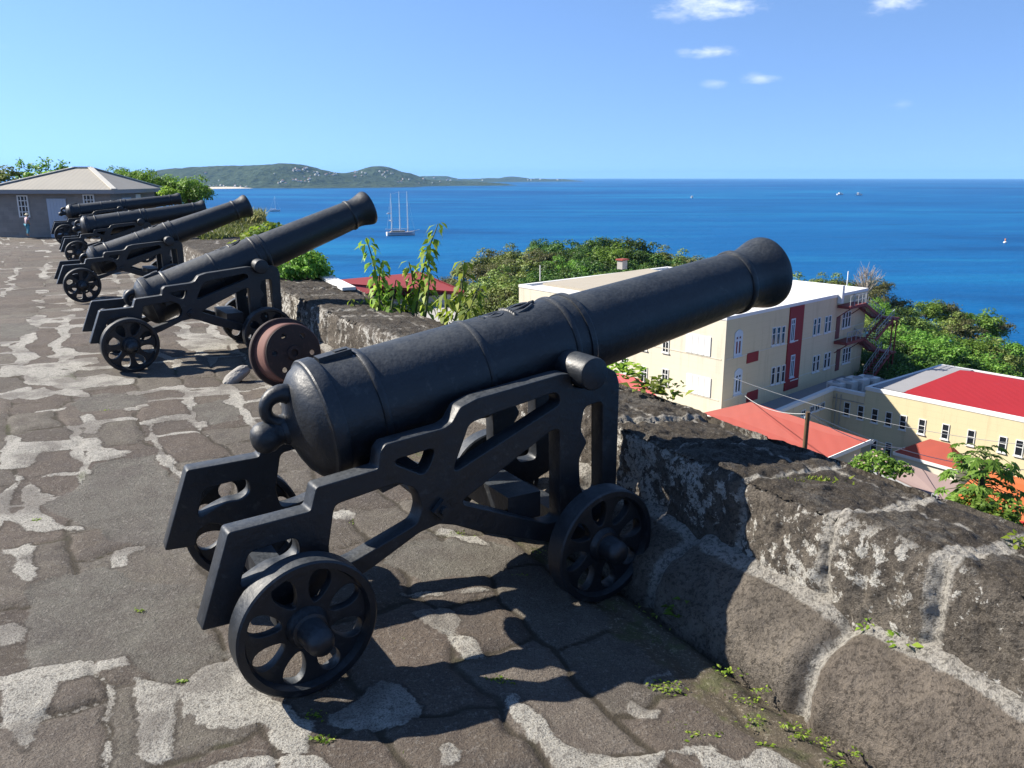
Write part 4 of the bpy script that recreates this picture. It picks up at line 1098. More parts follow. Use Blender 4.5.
# air conditioners on the annex roof
def ac_unit():
    root = empty('air_conditioner'); b = MB(); b.box((0, 0, .62), (1.5, .95, 1.15)); b.build('casing', M['white_roof'], root)
    g = MB()
    for k in range(8): g.box((0, -.485, .25 + k * .1), (1.2, .02, .05))
    g.build('grille', M['grey_roof'], root)
    f = MB(); f.lathe([(1.195, .38), (1.27, .38), (1.27, .33), (1.21, .33)], 20, 'z'); f.build('fan_ring', M['metal'], root, 40)
    f = MB()
    for x in (-.6, .6): f.box((x, 0, .03), (.12, 1.0, .10))
    f.build('foot', M['concrete'], root)
    return root
acl = ['pale air conditioner box on the annex roof, closest to the red stripe', 'pale air conditioner box second along from the red stripe on the annex roof', 'pale air conditioner box third along from the red stripe on the annex roof', 'pale air conditioner box fourth from the red stripe, against the grey roof parapet']
ac0 = None
for i, (x, y, s) in enumerate(((836, 387.5, 1.0), (847, 387.0, 1.15), (857, 386.0, 1.25), (868, 384, 1.2))):
    o = ac0 if ac0 and i == 0 else (copy_tree(ac0) if ac0 else ac_unit()); ac0 = ac0 or o
    p = onz(x, y, ZA - .1); o.location = (p[0], p[1], ZA - .78); o.rotation_euler = (0, 0, R(-48)); o.scale = (s, s, s)
    tag(o, acl[i], 'air conditioner', 'air conditioners on the annex roof')

# ---------------------------------------------------------------- small houses under the wall
def gable_house(name, label, r0, r1, e0, e1, roof, wall, zb, fascia='white', hip=None, shed=False):
    """ridge r0-r1, near eave e0-e1 (all 3D); the far slope mirrors the near one"""
    root = empty(name); tag(root, label, 'house')
    r0, r1, e0, e1 = map(lambda q: np.asarray(q, float), (r0, r1, e0, e1))
    m0 = 2 * r0 - e0; m1 = 2 * r1 - e1; m0[2], m1[2] = e0[2], e1[2]
    if shed: m0, m1 = r0 + (m0 - r0) * .04, r1 + (m1 - r1) * .04
    rf = MB(); rf.slab([e0, e1, r1, r0], .10); rf.slab([r0, r1, m1, m0], .10)
    if hip is not None: rf.slab([hip, e0, r0], .10); rf.slab([hip, r0, m0], .10)
    ro = rf.build('roof', roof, root)
    f = MB()
    f.bar(e1, r1, .10, .24); f.bar(r1, m1, .10, .24); f.bar(e0 - [0, 0, .08], e1 - [0, 0, .08], .10, .18); f.build('fascia', M[fascia], ro)
    
    c = (e0 + e1 + m0 + m1) / 4; pts = [tuple((p + (c - p) * .12)[:2]) for p in (e0, e1, m1, m0)]
    w = MB(); w.prism(pts, zb, e0[2] - .12)
    if shed:
        q = [p + (c - p) * .12 for p in (e0, e1, m1, m0)]; w.slab([p - np.array([0, 0, .13]) for p in q], 1.2)
    w.build('wall', M[wall], root)
    return root, pts
SR = stripe_roof('salmon_roof_ribbed', (.300, .060, .044), .6, 0, .12)
gh, gp = gable_house('salmon_roof_house', 'house with a broad salmon red sheet roof and white gable edge behind the timber pole', onz(751, 402, -14.6), onz(872, 441, -14.6), onz(702, 413, -16.2), onz(824, 461, -16.2), SR, 'cream', -27, shed=True)
a = MB(); q = onz(845, 470, -17.2); a.slab([onz(829, 459, -16.7), onz(858, 446, -16.7), onz(868, 466, -17.6), onz(838, 482, -17.6)], .08); a.build('lean_to_roof', M['maroon'], gh)
root = empty('grey_shed'); tag(root, 'grey sheet walled shed with a faded mauve roof below the red porch', 'shed')
zr = -17.0
P0, P1, P2, P3 = onz(868, 462, zr - .5), onz(905, 463, zr), onz(962, 484, zr), onz(948, 503, zr - .9)
P0 = onz(872, 466, zr - .9); 
a = MB(); a.slab([P0, P3, P2, P1], .10); a.build('roof', M['mauve_roof'], root)
a = MB(); c = (P0 + P1 + P2 + P3) / 4; a.prism([tuple((p + (c - p) * .05)[:2]) for p in (P0, P3, P2, P1)], -26, zr - .95); a.build('wall', M['grey_wall'], root)
FSH = Face(P0, P3); 
for (x, y) in ((915, 492), (935, 497)):
    t, z = FSH.px(x, y); window(FSH, t, z, .5, .35, root, 1, 0, 'grey_wall', .05)
a = MB(); tw, zw = FSH.px(958, 503); 
for k in range(6): a.bar(P3 + FSH.d * (.15 + k * .18) + np.array([0, 0, -.2]), P3 + FSH.d * (.15 + k * .18) + np.array([0, 0, -1.6]), .06, .06)
a.bar(P3 + FSH.d * .1 + np.array([0, 0, -.3]), P3 + FSH.d * 1.2 + np.array([0, 0, -.3]), .08, .08); a.build('railing', M['white'], root)
zo = -14.0
gable_house('orange_roof_house', 'house with a vivid orange sheet roof behind the papaya tree', onz(984, 468, zo), onz(1080, 494, zo), onz(950, 497, zo - 1.5), onz(1066, 545, zo - 1.5), M['orange_roof'], 'cream', -24, 'orange_roof')
zo = -11.2
gable_house('crimson_roof_house', 'house whose crimson roof corner peeks over the wall beside the papaya tree', onz(1012, 519, zo), onz(1090, 536, zo), onz(984, 527, zo - 1.1), onz(1080, 570, zo - 1.1), M['red_roof'], 'cream', -20, 'red_roof')
zo = -6.6
lh, lp = gable_house('pink_roof_house', 'cream house with a faded pink red roof behind the leafy plants, sea beyond', onz(318, 281.5, zo), onz(418, 272.5, zo), onz(296, 296, zo - 1.5), onz(464, 292, zo - 1.5), M['pink_roof'], 'cream', -16, 'pink_roof')
a = MB(); a.prism([tuple(onz(x, y, -9.2)[:2]) for x, y in ((404, 300), (452, 306), (470, 325), (400, 325))], -16, -9.2); a.build('terrace', M['concrete'], lh)
# dusty red roof corner just over the wall below the cream building
zo = -3.2
gable_house('low_red_roof_house', 'low roof edge of dusty red just over the parapet below the sunlit cream wall', onz(640, 379, zo), onz(640, 379, zo) + 3.4 * (onz(662, 401, zo) - onz(640, 379, zo)), onz(632, 388, zo - .4) + 3 * (onz(632, 388, zo - .4) - onz(640, 379, zo)) * np.array([1, 1, 0]), onz(650, 412, zo - .4) + 2.4 * (onz(662, 401, zo) - onz(640, 379, zo)) + 3 * (onz(632, 388, zo - .4) - onz(640, 379, zo)) * np.array([1, 1, 0]), M['pink_roof'], 'cream', -12, 'pink_roof')

# ---------------------------------------------------------------- timber pole and wires
pp = atd(808, 412, 44); pr = empty('utility_pole', (pp[0], pp[1], -22)); tag(pr, 'brown timber utility pole standing in front of the salmon roof', 'pole')
top = pp[2] + 22
a = MB(); a.tube([(0, 0, 0), (0, 0, top)], [.16, .12], 10); a.build('post', M['wood_pole'], pr, 50)
a = MB()
for k in (-.13, .13): a.lathe([(top - .19, .04), (top - .10, .05), (top - .04, .02)], 10, 'z', origin=(k, 0, -.2))
a.build('insulator', M['metal'], pr)
def wire(label, a, b, sag, r=.022):
    a, b = np.asarray(a), np.asarray(b); t = np.linspace(0, 1, 25)[:, None]
    p = a + (b - a) * t; p[:, 2] -= 4 * sag * (t * (1 - t))[:, 0]
    m = MB(); m.tube(p, r, 5); o = m.build('overhead_wire', M['wire'], None, 60); tag(o, label, 'wire', 'overhead wires by the timber pole')
tp = np.array([pp[0], pp[1], pp[2] - .1]); side = np.array([.13, 0, 0])
wire('upper thin wire running from the cream building over the salmon roof to the yellow wall', atd(733, 378, 66), atd(1060, 448, 56), .9)
wire('second thin wire from the cream building corner to the pole top', atd(745, 396, 64), tp - side, .4)
wire('thin wire leaving the pole top along the yellow building wall', tp + side, atd(1040, 470, 50), .8)
wire('thin wire dropping from the pole top behind the salmon roof eave', tp, atd(905, 448, 56), .5)
wire('slack wire over the pink red roof by the leafy plants', atd(322, 275, 40), atd(420, 306, 52), 0.3, .02)

# ---------------------------------------------------------------- stone guardhouse at the end of the rampart
def build_house():
    y0 = 44.4; zf = float(onplane(30, 236.2, (0, y0, 0), np.array([0, 1., 0]))[2])
    root = empty('stone_house', (0, 0, 0)); tag(root, 'small grey block house with a hipped sheet roof, pale door and white barred windows', 'house')
    xl, xr, y1 = -27.2, -21.0, 49.9; ze = float(onplane(30, 189.5, (0, y0, 0), np.array([0, 1., 0]))[2]); zr = float(onplane(80, 167.5, (0, 46.7, 0), np.array([0, 1., 0]))[2])
    Fh = Face((xl, y0, ze), (xr, y0, ze)); Fs = Face((xr, y0, ze), (xr, y1, ze))
    w = MB(); w.prism([(xl, y0), (xr, y0), (xr, y1), (xl, y1)], zf - 1, ze); w.build('wall', M['block'], root)
    ov = .40; c = [np.array(q) for q in ((xl - ov, y0 - ov, ze), (xr + ov, y0 - ov, ze), (xr + ov, y1 + ov, ze), (xl - ov, y1 + ov, ze))]
    ym = (y0 + y1) / 2; ra, rb = np.array([-24.1, ym, zr]), np.array([-23.25, ym, zr])
    rf = MB(); rf.slab([c[0], c[1], rb, ra], .06); rf.slab([c[2], c[3], ra, rb], .06); ro = rf.build('roof', M['roof_sheet'], root)
    r2 = MB(); r2.slab([c[1], c[2], rb], .06); r2.slab([c[3], c[0], ra], .06); 
    r2.build('hip_end', stripe_roof('hip_sheet_ribbed', (.36, .335, .285), .25, 1, .06), ro)
    cap = MB()
    for a, b in ((c[0], ra), (c[1], rb), (c[2], rb), (c[3], ra), (ra, rb)): cap.bar(a + [0, 0, .03], b + [0, 0, .03], .26, .05)
    cap.build('ridge_cap', M['pale_cap'], ro)
    f = MB()
    for a, b in ((0, 1), (1, 2), (2, 3), (3, 0)): f.bar(c[a] - [0, 0, .13], c[b] - [0, 0, .13], .05, .16)
    f.build('fascia', M['grey_roof'], root)
    z1 = lambda x, y: (x / 8.533, 150 + y / 8.533)
    def win(face, x0, x1, y0_, y1_, cols, rows):
        a, za_ = face.px(*z1(x0, y0_)); b, zb_ = face.px(*z1(x1, y1_)); m = MB(); fr = .07
        face.box(m, a, a + fr, zb_, za_, -.02, .05); face.box(m, b - fr, b, zb_, za_, -.02, .05); face.box(m, a + fr, b - fr, za_ - fr, za_, -.02, .048); face.box(m, a + fr, b - fr, zb_, zb_ + fr, -.02, .048)
        for k in range(1, cols): x = a + (b - a) * k / cols; face.box(m, x - .022, x + .022, zb_ + fr, za_ - fr, -.02, .044)
        for k in range(1, rows): z = zb_ + (za_ - zb_) * k / rows; face.box(m, a + fr, b - fr, z - .022, z + .022, -.02, .040)
        wi = m.build('window', M['white'], root); g = MB(); face.box(g, a + .02, b - .02, zb_ + .02, za_ - .02, .003, .015); g.build('pane', M['glass'], wi)
    win(Fh, 142, 262, 385, 575, 3, 4); win(Fh, 705, 825, 378, 570, 3, 4)
    t0, za_ = Fh.px(*z1(398, 415)); t1, _ = Fh.px(*z1(560, 415))
    d = MB(); Fh.box(d, t0, t1, zf - ze - .1, za_, .0, .05)
    for k in range(1, 6): x = t0 + (t1 - t0) * k / 6; Fh.box(d, x - .012, x + .012, zf - ze, za_ - .03, .05, .062)
    do = d.build('door', M['door_paint'], root)
    k_ = MB(); Fh.box(k_, t1 - .16, t1 - .06, zf - ze + .95, zf - ze + 1.05, .06, .12); k_.build('handle', M['metal'], do)
    s = MB(); Fs.box(s, 1.2, 2.3, -1.9, -.45, .0, .04); si = s.build('side_shutter', M['door_paint'], root)
    s = MB(); Fs.box(s, 2.9, 3.5, -1.9, -.3, .0, .04); s.build('side_shutter', M['white'], root)
build_house()

# the visitor by the house: sun hat, pale pink shirt, teal trousers, stooping a little
def build_person():
    d = 42.6; base = atd(28.5, 236.2, d); sc = 21.5 / F * d / 1.62
    root = empty('person', tuple(base), R(-35)); root.scale = (sc,) * 3
    tag(root, 'small person in a straw sun hat, pink shirt and teal trousers by the house', 'person')
    def skin_body(name, V, E_, Rr, mat, root_i=0):
        me = bpy.data.meshes.new(name); me.from_pydata(V, E_, []); o = bpy.data.objects.new(name, me); COL.objects.link(o)
        m = o.modifiers.new('s', 'SKIN'); m.use_smooth_shade = True
        for i, r in enumerate(Rr): me.skin_vertices[0].data[i].radius = (r, r * .85) if not isinstance(r, tuple) else r
        me.skin_vertices[0].data[root_i].use_root = True
        o.modifiers.new('d', 'SUBSURF').levels = 2
        dg = bpy.context.evaluated_depsgraph_get(); dg.update(); m2 = bpy.data.meshes.new_from_object(o.evaluated_get(dg)); bpy.data.objects.remove(o)
        m2.materials.clear(); m2.name = name; return m2
    V = [(0, 0, .90), (0, .02, 1.10), (0, .05, 1.30), (0, .07, 1.40), (0, .10, 1.47), (0, .12, 1.56),
         (-.17, .05, 1.33), (-.24, .10, 1.08), (-.20, .28, .98), (.17, .05, 1.33), (.25, .02, 1.08), (.24, .12, .86),
         (-.10, 0, .84), (-.11, .06, .48), (-.11, -.02, .08), (-.11, .10, .03), (.10, 0, .84), (.11, .03, .48), (.12, -.10, .08), (.12, .03, .03)]
    E_ = [(0, 1), (1, 2), (2, 3), (3, 4), (4, 5), (2, 6), (6, 7), (7, 8), (2, 9), (9, 10), (10, 11), (0, 12), (12, 13), (13, 14), (14, 15), (0, 16), (16, 17), (17, 18), (18, 19)]
    Rr = [(.15, .11), (.14, .10), (.15, .10), .07, .055, .095, .065, .046, .036, .065, .046, .036, .085, .06, .042, .04, .085, .06, .042, .04]
    body = link('body', skin_body('body', V, E_, Rr, None), M['skin'], root)
    s = lambda idx, grow, tr=None: None
    Vt = [V[0], V[12], V[13], (-.11, 0, .16), V[16], V[17], (.12, -.08, .16)]
    link('trousers', skin_body('trousers', Vt, [(0, 1), (1, 2), (2, 3), (0, 4), (4, 5), (5, 6)], [(.165, .13), .10, .075, .062, .10, .075, .062], None), M['trousers'], root)
    Vs = [(0, 0, .88), V[1], V[2], (0, .06, 1.38), V[6], (-.21, .08, 1.18), V[9], (.22, .03, 1.18)]
    link('shirt', skin_body('shirt', Vs, [(0, 1), (1, 2), (2, 3), (2, 4), (4, 5), (2, 6), (6, 7)], [(.175, .13), (.155, .115), (.165, .12), .085, .082, .062, .082, .062], None), M['shirt'], root)
    h = MB(); h.lathe([(1.575, .21), (1.585, .21), (1.60, .125), (1.66, .115), (1.69, .08), (1.70, .01)], 20, 'z', origin=(0, .12, 0)); h.build('hat', M['hat'], root, 50)
    f = MB()
    for x in (-.035, .035): f.lathe([(1.55, .004), (1.56, .012), (1.57, .004)], 8, 'z', origin=(x, .212, 0))
    f.build('eye', M['bore'], root)
    f = MB(); f.lathe([(1.50, .016), (1.525, .018), (1.555, .006)], 8, 'z', origin=(0, .218, 0)); f.build('nose', M['skin'], root, 60)
build_person()

# ================================================================== sea, hills and boats
def build_water():
    rad = [0, 200, 500, 1000, 2000, 4000, 8000, 15000, 24500]; n = 96
    V = [(0, 0, 0)]; Fc = []
    for r in rad[1:]: V += [(r * math.cos(2 * math.pi * k / n), r * math.sin(2 * math.pi * k / n), 0) for k in range(n)]
    for k in range(n): Fc.append((0, 1 + k, 1 + (k + 1) % n))
    for i in range(len(rad) - 2):
        for k in range(n): a, b = 1 + i * n + k, 1 + i * n + (k + 1) % n; Fc.append((a, a + n, b + n, b))
    me = bpy.data.meshes.new('water'); me.from_pydata(V, [], Fc); me.update()
    o = link('water', me, M['water']); o.location = (0, 0, SEA); tag(o, kind='structure')
build_water()

def hill_at(px, py, d): p = atd(px, py, d); return p
RIDGES = [  # ridge line points: picture bearing, crest row, distance; then half width of the ridge
    ([(165, 171, 3950), (185, 168, 3950), (215, 166, 3900), (250, 166, 3850), (285, 163.5, 3800), (303, 168, 3800), (326, 172, 3850), (345, 178, 3950)], 330),
    ([(330, 177, 4150), (352, 172.5, 4200), (378, 166, 4300), (396, 171.5, 4350), (412, 178, 4400), (440, 180.5, 4500), (470, 181.5, 4600), (486, 182.8, 4620)], 240),
    ([(300, 180, 3650), (330, 180, 3700), (372, 180.5, 3900), (400, 181, 4100)], 130),
    ([(400, 178, 7200), (425, 176.2, 7300), (442, 176, 7300), (455, 178.8, 7400), (470, 179.2, 7400), (490, 178, 7600), (502, 178.6, 7800), (512, 176.6, 8000), (522, 179, 8200), (540, 178.5, 8400), (548, 179.4, 8500), (560, 179.2, 8600), (567, 180.5, 8600)], 230),
]
def hill_z(X, Y):
    Z = np.full(X.shape, -60.0); Pq = np.stack([X.ravel(), Y.ravel()], 1)
    for pts, w in RIDGES:
        G = np.array([atd(*p) for p in pts]); zz = np.full(len(Pq), -60.0)
        for a, b in zip(G[:-1], G[1:]):
            ab = (b - a)[:2]; t = np.clip(((Pq - a[:2]) @ ab) / (ab @ ab), 0, 1); d = np.linalg.norm(Pq - a[:2] - t[:, None] * ab, axis=1)
            h = a[2] + (b[2] - a[2]) * t - SEA
            ww = w * (1 + .5 * (fbm(Pq[:, 0] * .004, Pq[:, 1] * .004, 301) - .5))
            zz = np.maximum(zz, SEA - 14 + (h + 14) * np.exp(-(d / ww) ** 2 * 1.0) * (1 + .22 * (fbm(Pq[:, 0] * .006, Pq[:, 1] * .006, 303) - .5) * np.clip(d / 150, 0, 1)))
        Z = np.maximum(Z, zz.reshape(X.shape))
    return Z
def build_hills():
    for name, x0, x1, y0, y1, n in (('hills', -2600, 150, 3000, 5300, (420, 330)), ('hills', -1300, 800, 6400, 9600, (320, 220))):
        X, Y = np.meshgrid(np.linspace(x0, x1, n[0]), np.linspace(y0, y1, n[1]), indexing='ij'); Z = hill_z(X, Y)
        Z += 7 * (fbm(X * .03, Y * .03, 311, 3) - .5) * (Z > SEA + 4)
        Z = np.maximum(Z, SEA - 8)
        me = grid_mesh(name, np.stack([X, Y, Z], -1), {})
        if me.polygons[0].normal.z < 0: me.flip_normals()
        tag(link(name, me, M['hill']), kind='structure')
build_hills()
def build_beach():
    near = [onz(x, y, SEA) for x, y in ((196, 189.2), (230, 188.8), (262, 188.2), (290, 187.6), (318, 187.0))]
    v = []; 
    for p in near: q = np.array([p[0], p[1], 0]); dr = q / np.linalg.norm(q); v.append(p + [0, 0, .3]); v.append(p + dr * 190 + [0, 0, 6])
    m = MB(); m._add(v, [(2 * i, 2 * i + 2, 2 * i + 3, 2 * i + 1) for i in range(len(near) - 1)])
    o = m.build('beach', M['beach']); tag(o, kind='structure')
build_beach()

def build_hill_houses():
    g = np.random.default_rng(12)
    def proto(roof):
        r = empty('hill_house'); w = MB(); w.box((0, 0, 2.2), (13, 9, 8.4)); w.build('wall', M['far_white'], r)
        f = MB(); f.slab([(-7.2, -5.2, 6.3), (7.2, -5.2, 6.3), (4, 0, 9), (-4, 0, 9)], .3); f.slab([(7.2, 5.2, 6.3), (-7.2, 5.2, 6.3), (-4, 0, 9), (4, 0, 9)], .3)
        f.slab([(7.2, -5.2, 6.3), (7.2, 5.2, 6.3), (4, 0, 9)], .3); f.slab([(-7.2, 5.2, 6.3), (-7.2, -5.2, 6.3), (-4, 0, 9)], .3); f.build('roof', M[roof], r); return r
    A, B = proto('far_pink'), proto('far_white'); used = {0: False, 1: False}
    spots = []
    for k in range(16): spots.append((g.uniform(205, 250), g.uniform(186.0, 187.6)))
    for k in range(16): spots.append((g.uniform(278, 312), g.uniform(176.5, 184)))
    for k in range(12): spots.append((g.uniform(292, 310), g.uniform(168.5, 172)))
    for k in range(14): spots.append((g.uniform(314, 340), g.uniform(172.5, 176.5)))
    for k in range(12): spots.append((g.uniform(354, 370), g.uniform(172.5, 177)))
    for k in range(10): spots.append((g.uniform(378, 395), g.uniform(171.5, 177.5)))
    for k in range(14): spots.append((g.uniform(398, 484), g.uniform(178.5, 184)))
    for k in range(5): spots.append((g.uniform(205, 320), g.uniform(172, 183)))
    for k in range(9): spots.append((g.uniform(520, 562), g.uniform(179.0, 180.5)))
    for (x, y) in spots:
        r = ray(x, y); lo = None
        t = np.arange(2900, 8900, 12.0); P = np.array([0, 0, H]) + t[:, None] * r
        hz = hill_z(P[:, 0], P[:, 1]); hit = np.where(P[:, 2] < np.maximum(hz, SEA))[0]
        if not len(hit): continue
        q = P[hit[0]]; zz = float(hill_z(np.array([q[0]]), np.array([q[1]]))[0])
        if zz < SEA + 1: continue
        i = int(g.random() < .45); src = (A, B)[i]
        o = src if not used[i] else copy_tree(src); used[i] = True
        s = g.uniform(.38, .78) * (q[1] / 4000) ** .7; o.location = (q[0], q[1], zz); o.rotation_euler = (0, 0, g.uniform(0, 6.28)); o.scale = (s, s, s)
        tag(o, 'tiny house on the far wooded headland across the bay', 'house', 'tiny houses on the far headland')
    for i, s in ((0, A), (1, B)):
        if not used[i]:
            for c in list(s.children): bpy.data.objects.remove(c)
            bpy.data.objects.remove(s)
build_hill_houses()

def hull(L, B_, Dp, name, parent, mat='hull', sheer=.35):
    m = MB(); ns, nr = 14, 7; 
    for i in range(ns + 1):
        t = i / ns; x = (t - .5) * L; w = B_ / 2 * (1 - max(0, (t - .35) / .65) ** 2.2) * (.78 + .22 * min(1, t / .35)); w = max(w, .01); zt = Dp * (1 + sheer * ((t - .4) / .6) ** 2)
        for j in range(nr):
            a = (j / (nr - 1) - .5) * math.pi; m.v.append((x, w * math.sin(a), zt * (1 - 1.15 * math.cos(a)) if abs(math.sin(a)) < .999 else zt))
    for i in range(ns):
        for j in range(nr - 1): a = i * nr + j; m.f.append([a, a + nr, a + nr + 1, a + 1]); m.mi.append(0)
        m.f.append([i * nr, i * nr + nr - 1, (i + 1) * nr + nr - 1, (i + 1) * nr]); m.mi.append(1)
    m.f.append(list(range(nr))); m.mi.append(0); m.f.append([ns * nr + k for k in range(nr)]); m.mi.append(0)
    o = m.build(name, [M[mat], M['deck']], parent, 50); fix_normals(o); return o

def sailing_ship():
    p = onz(401, 235.5, SEA); root = empty('sailing_ship', tuple(p), R(22)); tag(root, 'white three masted sailing ship with bare masts anchored in the bay', 'sailing ship')
    h = hull(23, 6, 2.6, 'hull', root); 
    s = MB(); s.box((-2, 0, 3.2), (10, 2.8, 1.4)); s.box((-7, 0, 3.0), (3, 3, 1.0)); s.build('deckhouse', M['deck'], root)
    s = MB(); s.box((-.5, 0, 1.9), (18, 5.9, .35)); s.build('waterline_stripe', M['hull_blue'], root)
    for x, hh in ((-7.2, 32.5), (-.6, 34), (5.8, 34)):
        t = MB(); t.tube([(x, 0, 1), (x, 0, hh)], [.42, .24], 8); mo = t.build('mast', M['mast'], root, 60)
        b = MB(); b.tube([(x, 0, 5), (x - 5.2, 0, 5.3)], .25, 6); b.tube([(x - 1.4, -.8, 12), (x + 1.2, 1.0, 12.2)], .12, 5); b.tube([(x, -1.6, hh * .68), (x, 1.6, hh * .68)], .1, 5); b.build('boom', M['mast'], mo, 60)
    r = MB()
    for a, b in (((11.4, 0, 3.6), (5.8, 0, 33)), ((11.4, 0, 3.6), (5.8, 0, 22)), ((5.8, 0, 33.5), (-.6, 0, 33.5)), ((-.6, 0, 33.5), (-7.2, 0, 32)), ((-7.2, 0, 32), (-11.3, 0, 3.3)), ((5.8, 2.6, 2.8), (5.8, 0, 30)), ((5.8, -2.6, 2.8), (5.8, 0, 30)), ((-.6, 2.8, 2.8), (-.6, 0, 30)), ((-.6, -2.8, 2.8), (-.6, 0, 30)), ((-7.2, 2.6, 2.8), (-7.2, 0, 29)), ((-7.2, -2.6, 2.8), (-7.2, 0, 29))): r.tube([a, b], .05, 4)
    r.tube([(11, 0, 3.4), (15.5, 0, 4.4)], .2, 6); r.build('rigging', M['mast'], root)
sailing_ship()
def sloop(px, py, L, mast, label, rz):
    p = onz(px, py, SEA); root = empty('sailboat', tuple(p), R(rz)); tag(root, label, 'sailboat', 'moored sailboats')
    hull(L, L * .29, L * .13, 'hull', root); c = MB(); c.box((-.05 * L, 0, L * .17), (L * .4, L * .16, L * .09)); c.build('cabin', M['hull'], root)
    t = MB(); t.tube([(L * .06, 0, L * .1), (L * .06, 0, mast)], [.22, .12], 6); t.tube([(L * .06, 0, L * .25), (-L * .36, 0, L * .26)], .2, 6); t.build('mast', M['mast'], root, 60)
    r = MB(); r.tube([(L * .5, 0, L * .16), (L * .06, 0, mast)], .04, 4); r.tube([(-L * .48, 0, L * .15), (L * .06, 0, mast)], .04, 4); r.build('rigging', M['mast'], root)
sloop(275, 211.5, 14, 20, 'white sailboat with one bare mast moored in the bay between two cannon muzzles', 12)
sloop(391, 221.5, 5.5, 8, 'small sailboat moored just beyond the three masted ship', -30)
sloop(389, 214, 6, 9, 'faint far sailboat moored on the bay beyond the three masted ship', 40)
def motorboat(px, py, L, label, rz):
    p = onz(px, py, SEA); root = empty('motorboat', tuple(p), R(rz)); tag(root, label, 'boat', 'motorboats on the open sea')
    hull(L, L * .34, L * .16, 'hull', root); c = MB(); c.box((-.02 * L, 0, L * .25), (L * .34, L * .24, L * .18)); c.box((-.04 * L, 0, L * .355), (L * .42, L * .28, L * .03)); c.build('cabin', M['hull'], root)
    w = MB(); w.box((L * .155, 0, L * .27), (.06, L * .20, L * .10)); w.build('windscreen', M['glass'], root)
motorboat(692, 198, 13, 'white motorboat on open sea straight above the big cannon muzzle', 60)
motorboat(840, 195, 18, 'left one of two white motorboats close together near the horizon', 15)
motorboat(858.5, 195.5, 19, 'right one of two white motorboats close together near the horizon', 200)
bp = onz(1005, 243, SEA); br = empty('buoy', tuple(bp)); tag(br, 'small orange topped buoy floating alone on the sea', 'buoy')
a = MB(); a.lathe([(-.5, .5), (.2, 1.2), (.9, 1.1), (1.2, .4)], 16, 'z'); a.build('float', M['hull'], br, 50)
a = MB(); a.lathe([(1.2, .35), (2.2, .28), (2.25, .55), (3.0, .45), (3.1, .1)], 12, 'z'); a.build('topmark', M['buoy'], br, 50)

# ================================================================== vegetation
def place(proto, used, loc, s, rz, label, cat, group=None, sz=None):
    o = proto if not used else copy_tree(proto)
    o.location = tuple(loc); o.rotation_euler = (0, 0, rz); o.scale = (s, s, sz or s)
    for k in ('label', 'category', 'group'):
        if k in o: del o[k]
    tag(o, label, cat, group); return o

def build_woods():
    P = {'deep': tree_proto('broad_tree', (4.6, 4.6, 3.6), 2.6, 46, 4200, 1.25, .36, 'leaf_dark', 51),
         'mid': tree_proto('broad_tree', (4.3, 4.3, 3.2), 2.4, 44, 4000, 1.15, .36, 'leaf_mid', 52),
         'dry': tree_proto('scrub_tree', (3.6, 3.6, 2.8), 2.0, 34, 2600, 1.0, .30, 'leaf_dry', 53),
         'lush': tree_proto('broad_tree', (4.2, 4.2, 3.2), 2.2, 42, 4200, 1.1, .36, 'leaf_deep', 54)}
    used = {k: False for k in P}; g = np.random.default_rng(77)
    LAB = {'deep': ('dark green broad tree in the thick wood', 'tree'), 'mid': ('mid green bushy tree in the thick wood', 'tree'), 'dry': ('olive brown thin leaved tree in the scrub', 'tree'), 'lush': ('bright green broad tree in the thick wood', 'tree')}
    def put(x, y, d, s, kind, where, grp):
        top = atd(x, y, d); hh = {'deep': 6.6, 'mid': 6.0, 'dry': 5.0, 'lush': 5.8}[kind] * s
        place(P[kind], used[kind], (top[0], top[1], top[2] - hh), s, g.uniform(0, 6.28), LAB[kind][0] + ' ' + where, LAB[kind][1], grp); used[kind] = True
    # headland behind the cream building: outline of canopy tops by bearing
    xs = np.array([445, 462, 480, 500, 520, 545, 570, 600, 625, 645, 665, 690, 720]); ys = np.array([280, 263, 250, 247, 241, 236, 235, 233, 230, 237, 246, 250, 262])
    for row, (dd, dy) in enumerate(((150, 0), (138, 9), (126, 20), (116, 32), (108, 44))):
        for x in np.arange(452 + row * 5, 722, 23 - row * 1.0):
            xx = x + g.uniform(-6, 6); yy = np.interp(xx, xs, ys) + dy + g.uniform(0, 5)
            dark = 540 < xx < 655 and row < 4
            kind = ('deep' if g.random() < .85 else 'lush') if dark else g.choice(['mid', 'mid', 'dry', 'lush' if row > 2 else 'dry'])
            put(xx, yy, dd + g.uniform(-5, 5), g.uniform(.85, 1.2), kind, 'behind the cream building', 'trees on the headland behind the cream building')
    # the grey twiggy scrub over the cream roof and the wood to its right
    for x in np.arange(806, 880, 12): put(x + g.uniform(-3, 3), 276 + g.uniform(-2, 5), 118, g.uniform(.6, .9), 'dry' if x > 835 else 'mid', 'over the white roof edge', 'scrub over the white roof edge')
    xr = np.array([862, 885, 905, 930, 955, 985, 1005, 1024, 1060]); yr = np.array([286, 285, 294, 294, 302, 309, 320, 340, 366])
    for row, (dd, dy) in enumerate(((118, 0), (110, 12), (103, 26), (97, 40), (92, 55), (88, 70))):
        for x in np.arange(872 + row * 3, 1062, 25 - row):
            xx = x + g.uniform(-7, 7); yy = np.interp(xx, xr, yr) + dy + g.uniform(0, 6)
            kind = g.choice(['lush', 'lush', 'mid', 'mid', 'deep', 'dry'] if row < 3 else ['lush', 'lush', 'lush', 'mid', 'deep', 'deep'])
            if xx < 905 and row > 2: kind = 'deep'
            put(xx, yy, dd + g.uniform(-3, 3), g.uniform(.7, 1.0), kind, 'beyond the red roof', 'trees beyond the red roof')
    # behind the stone house
build_woods()

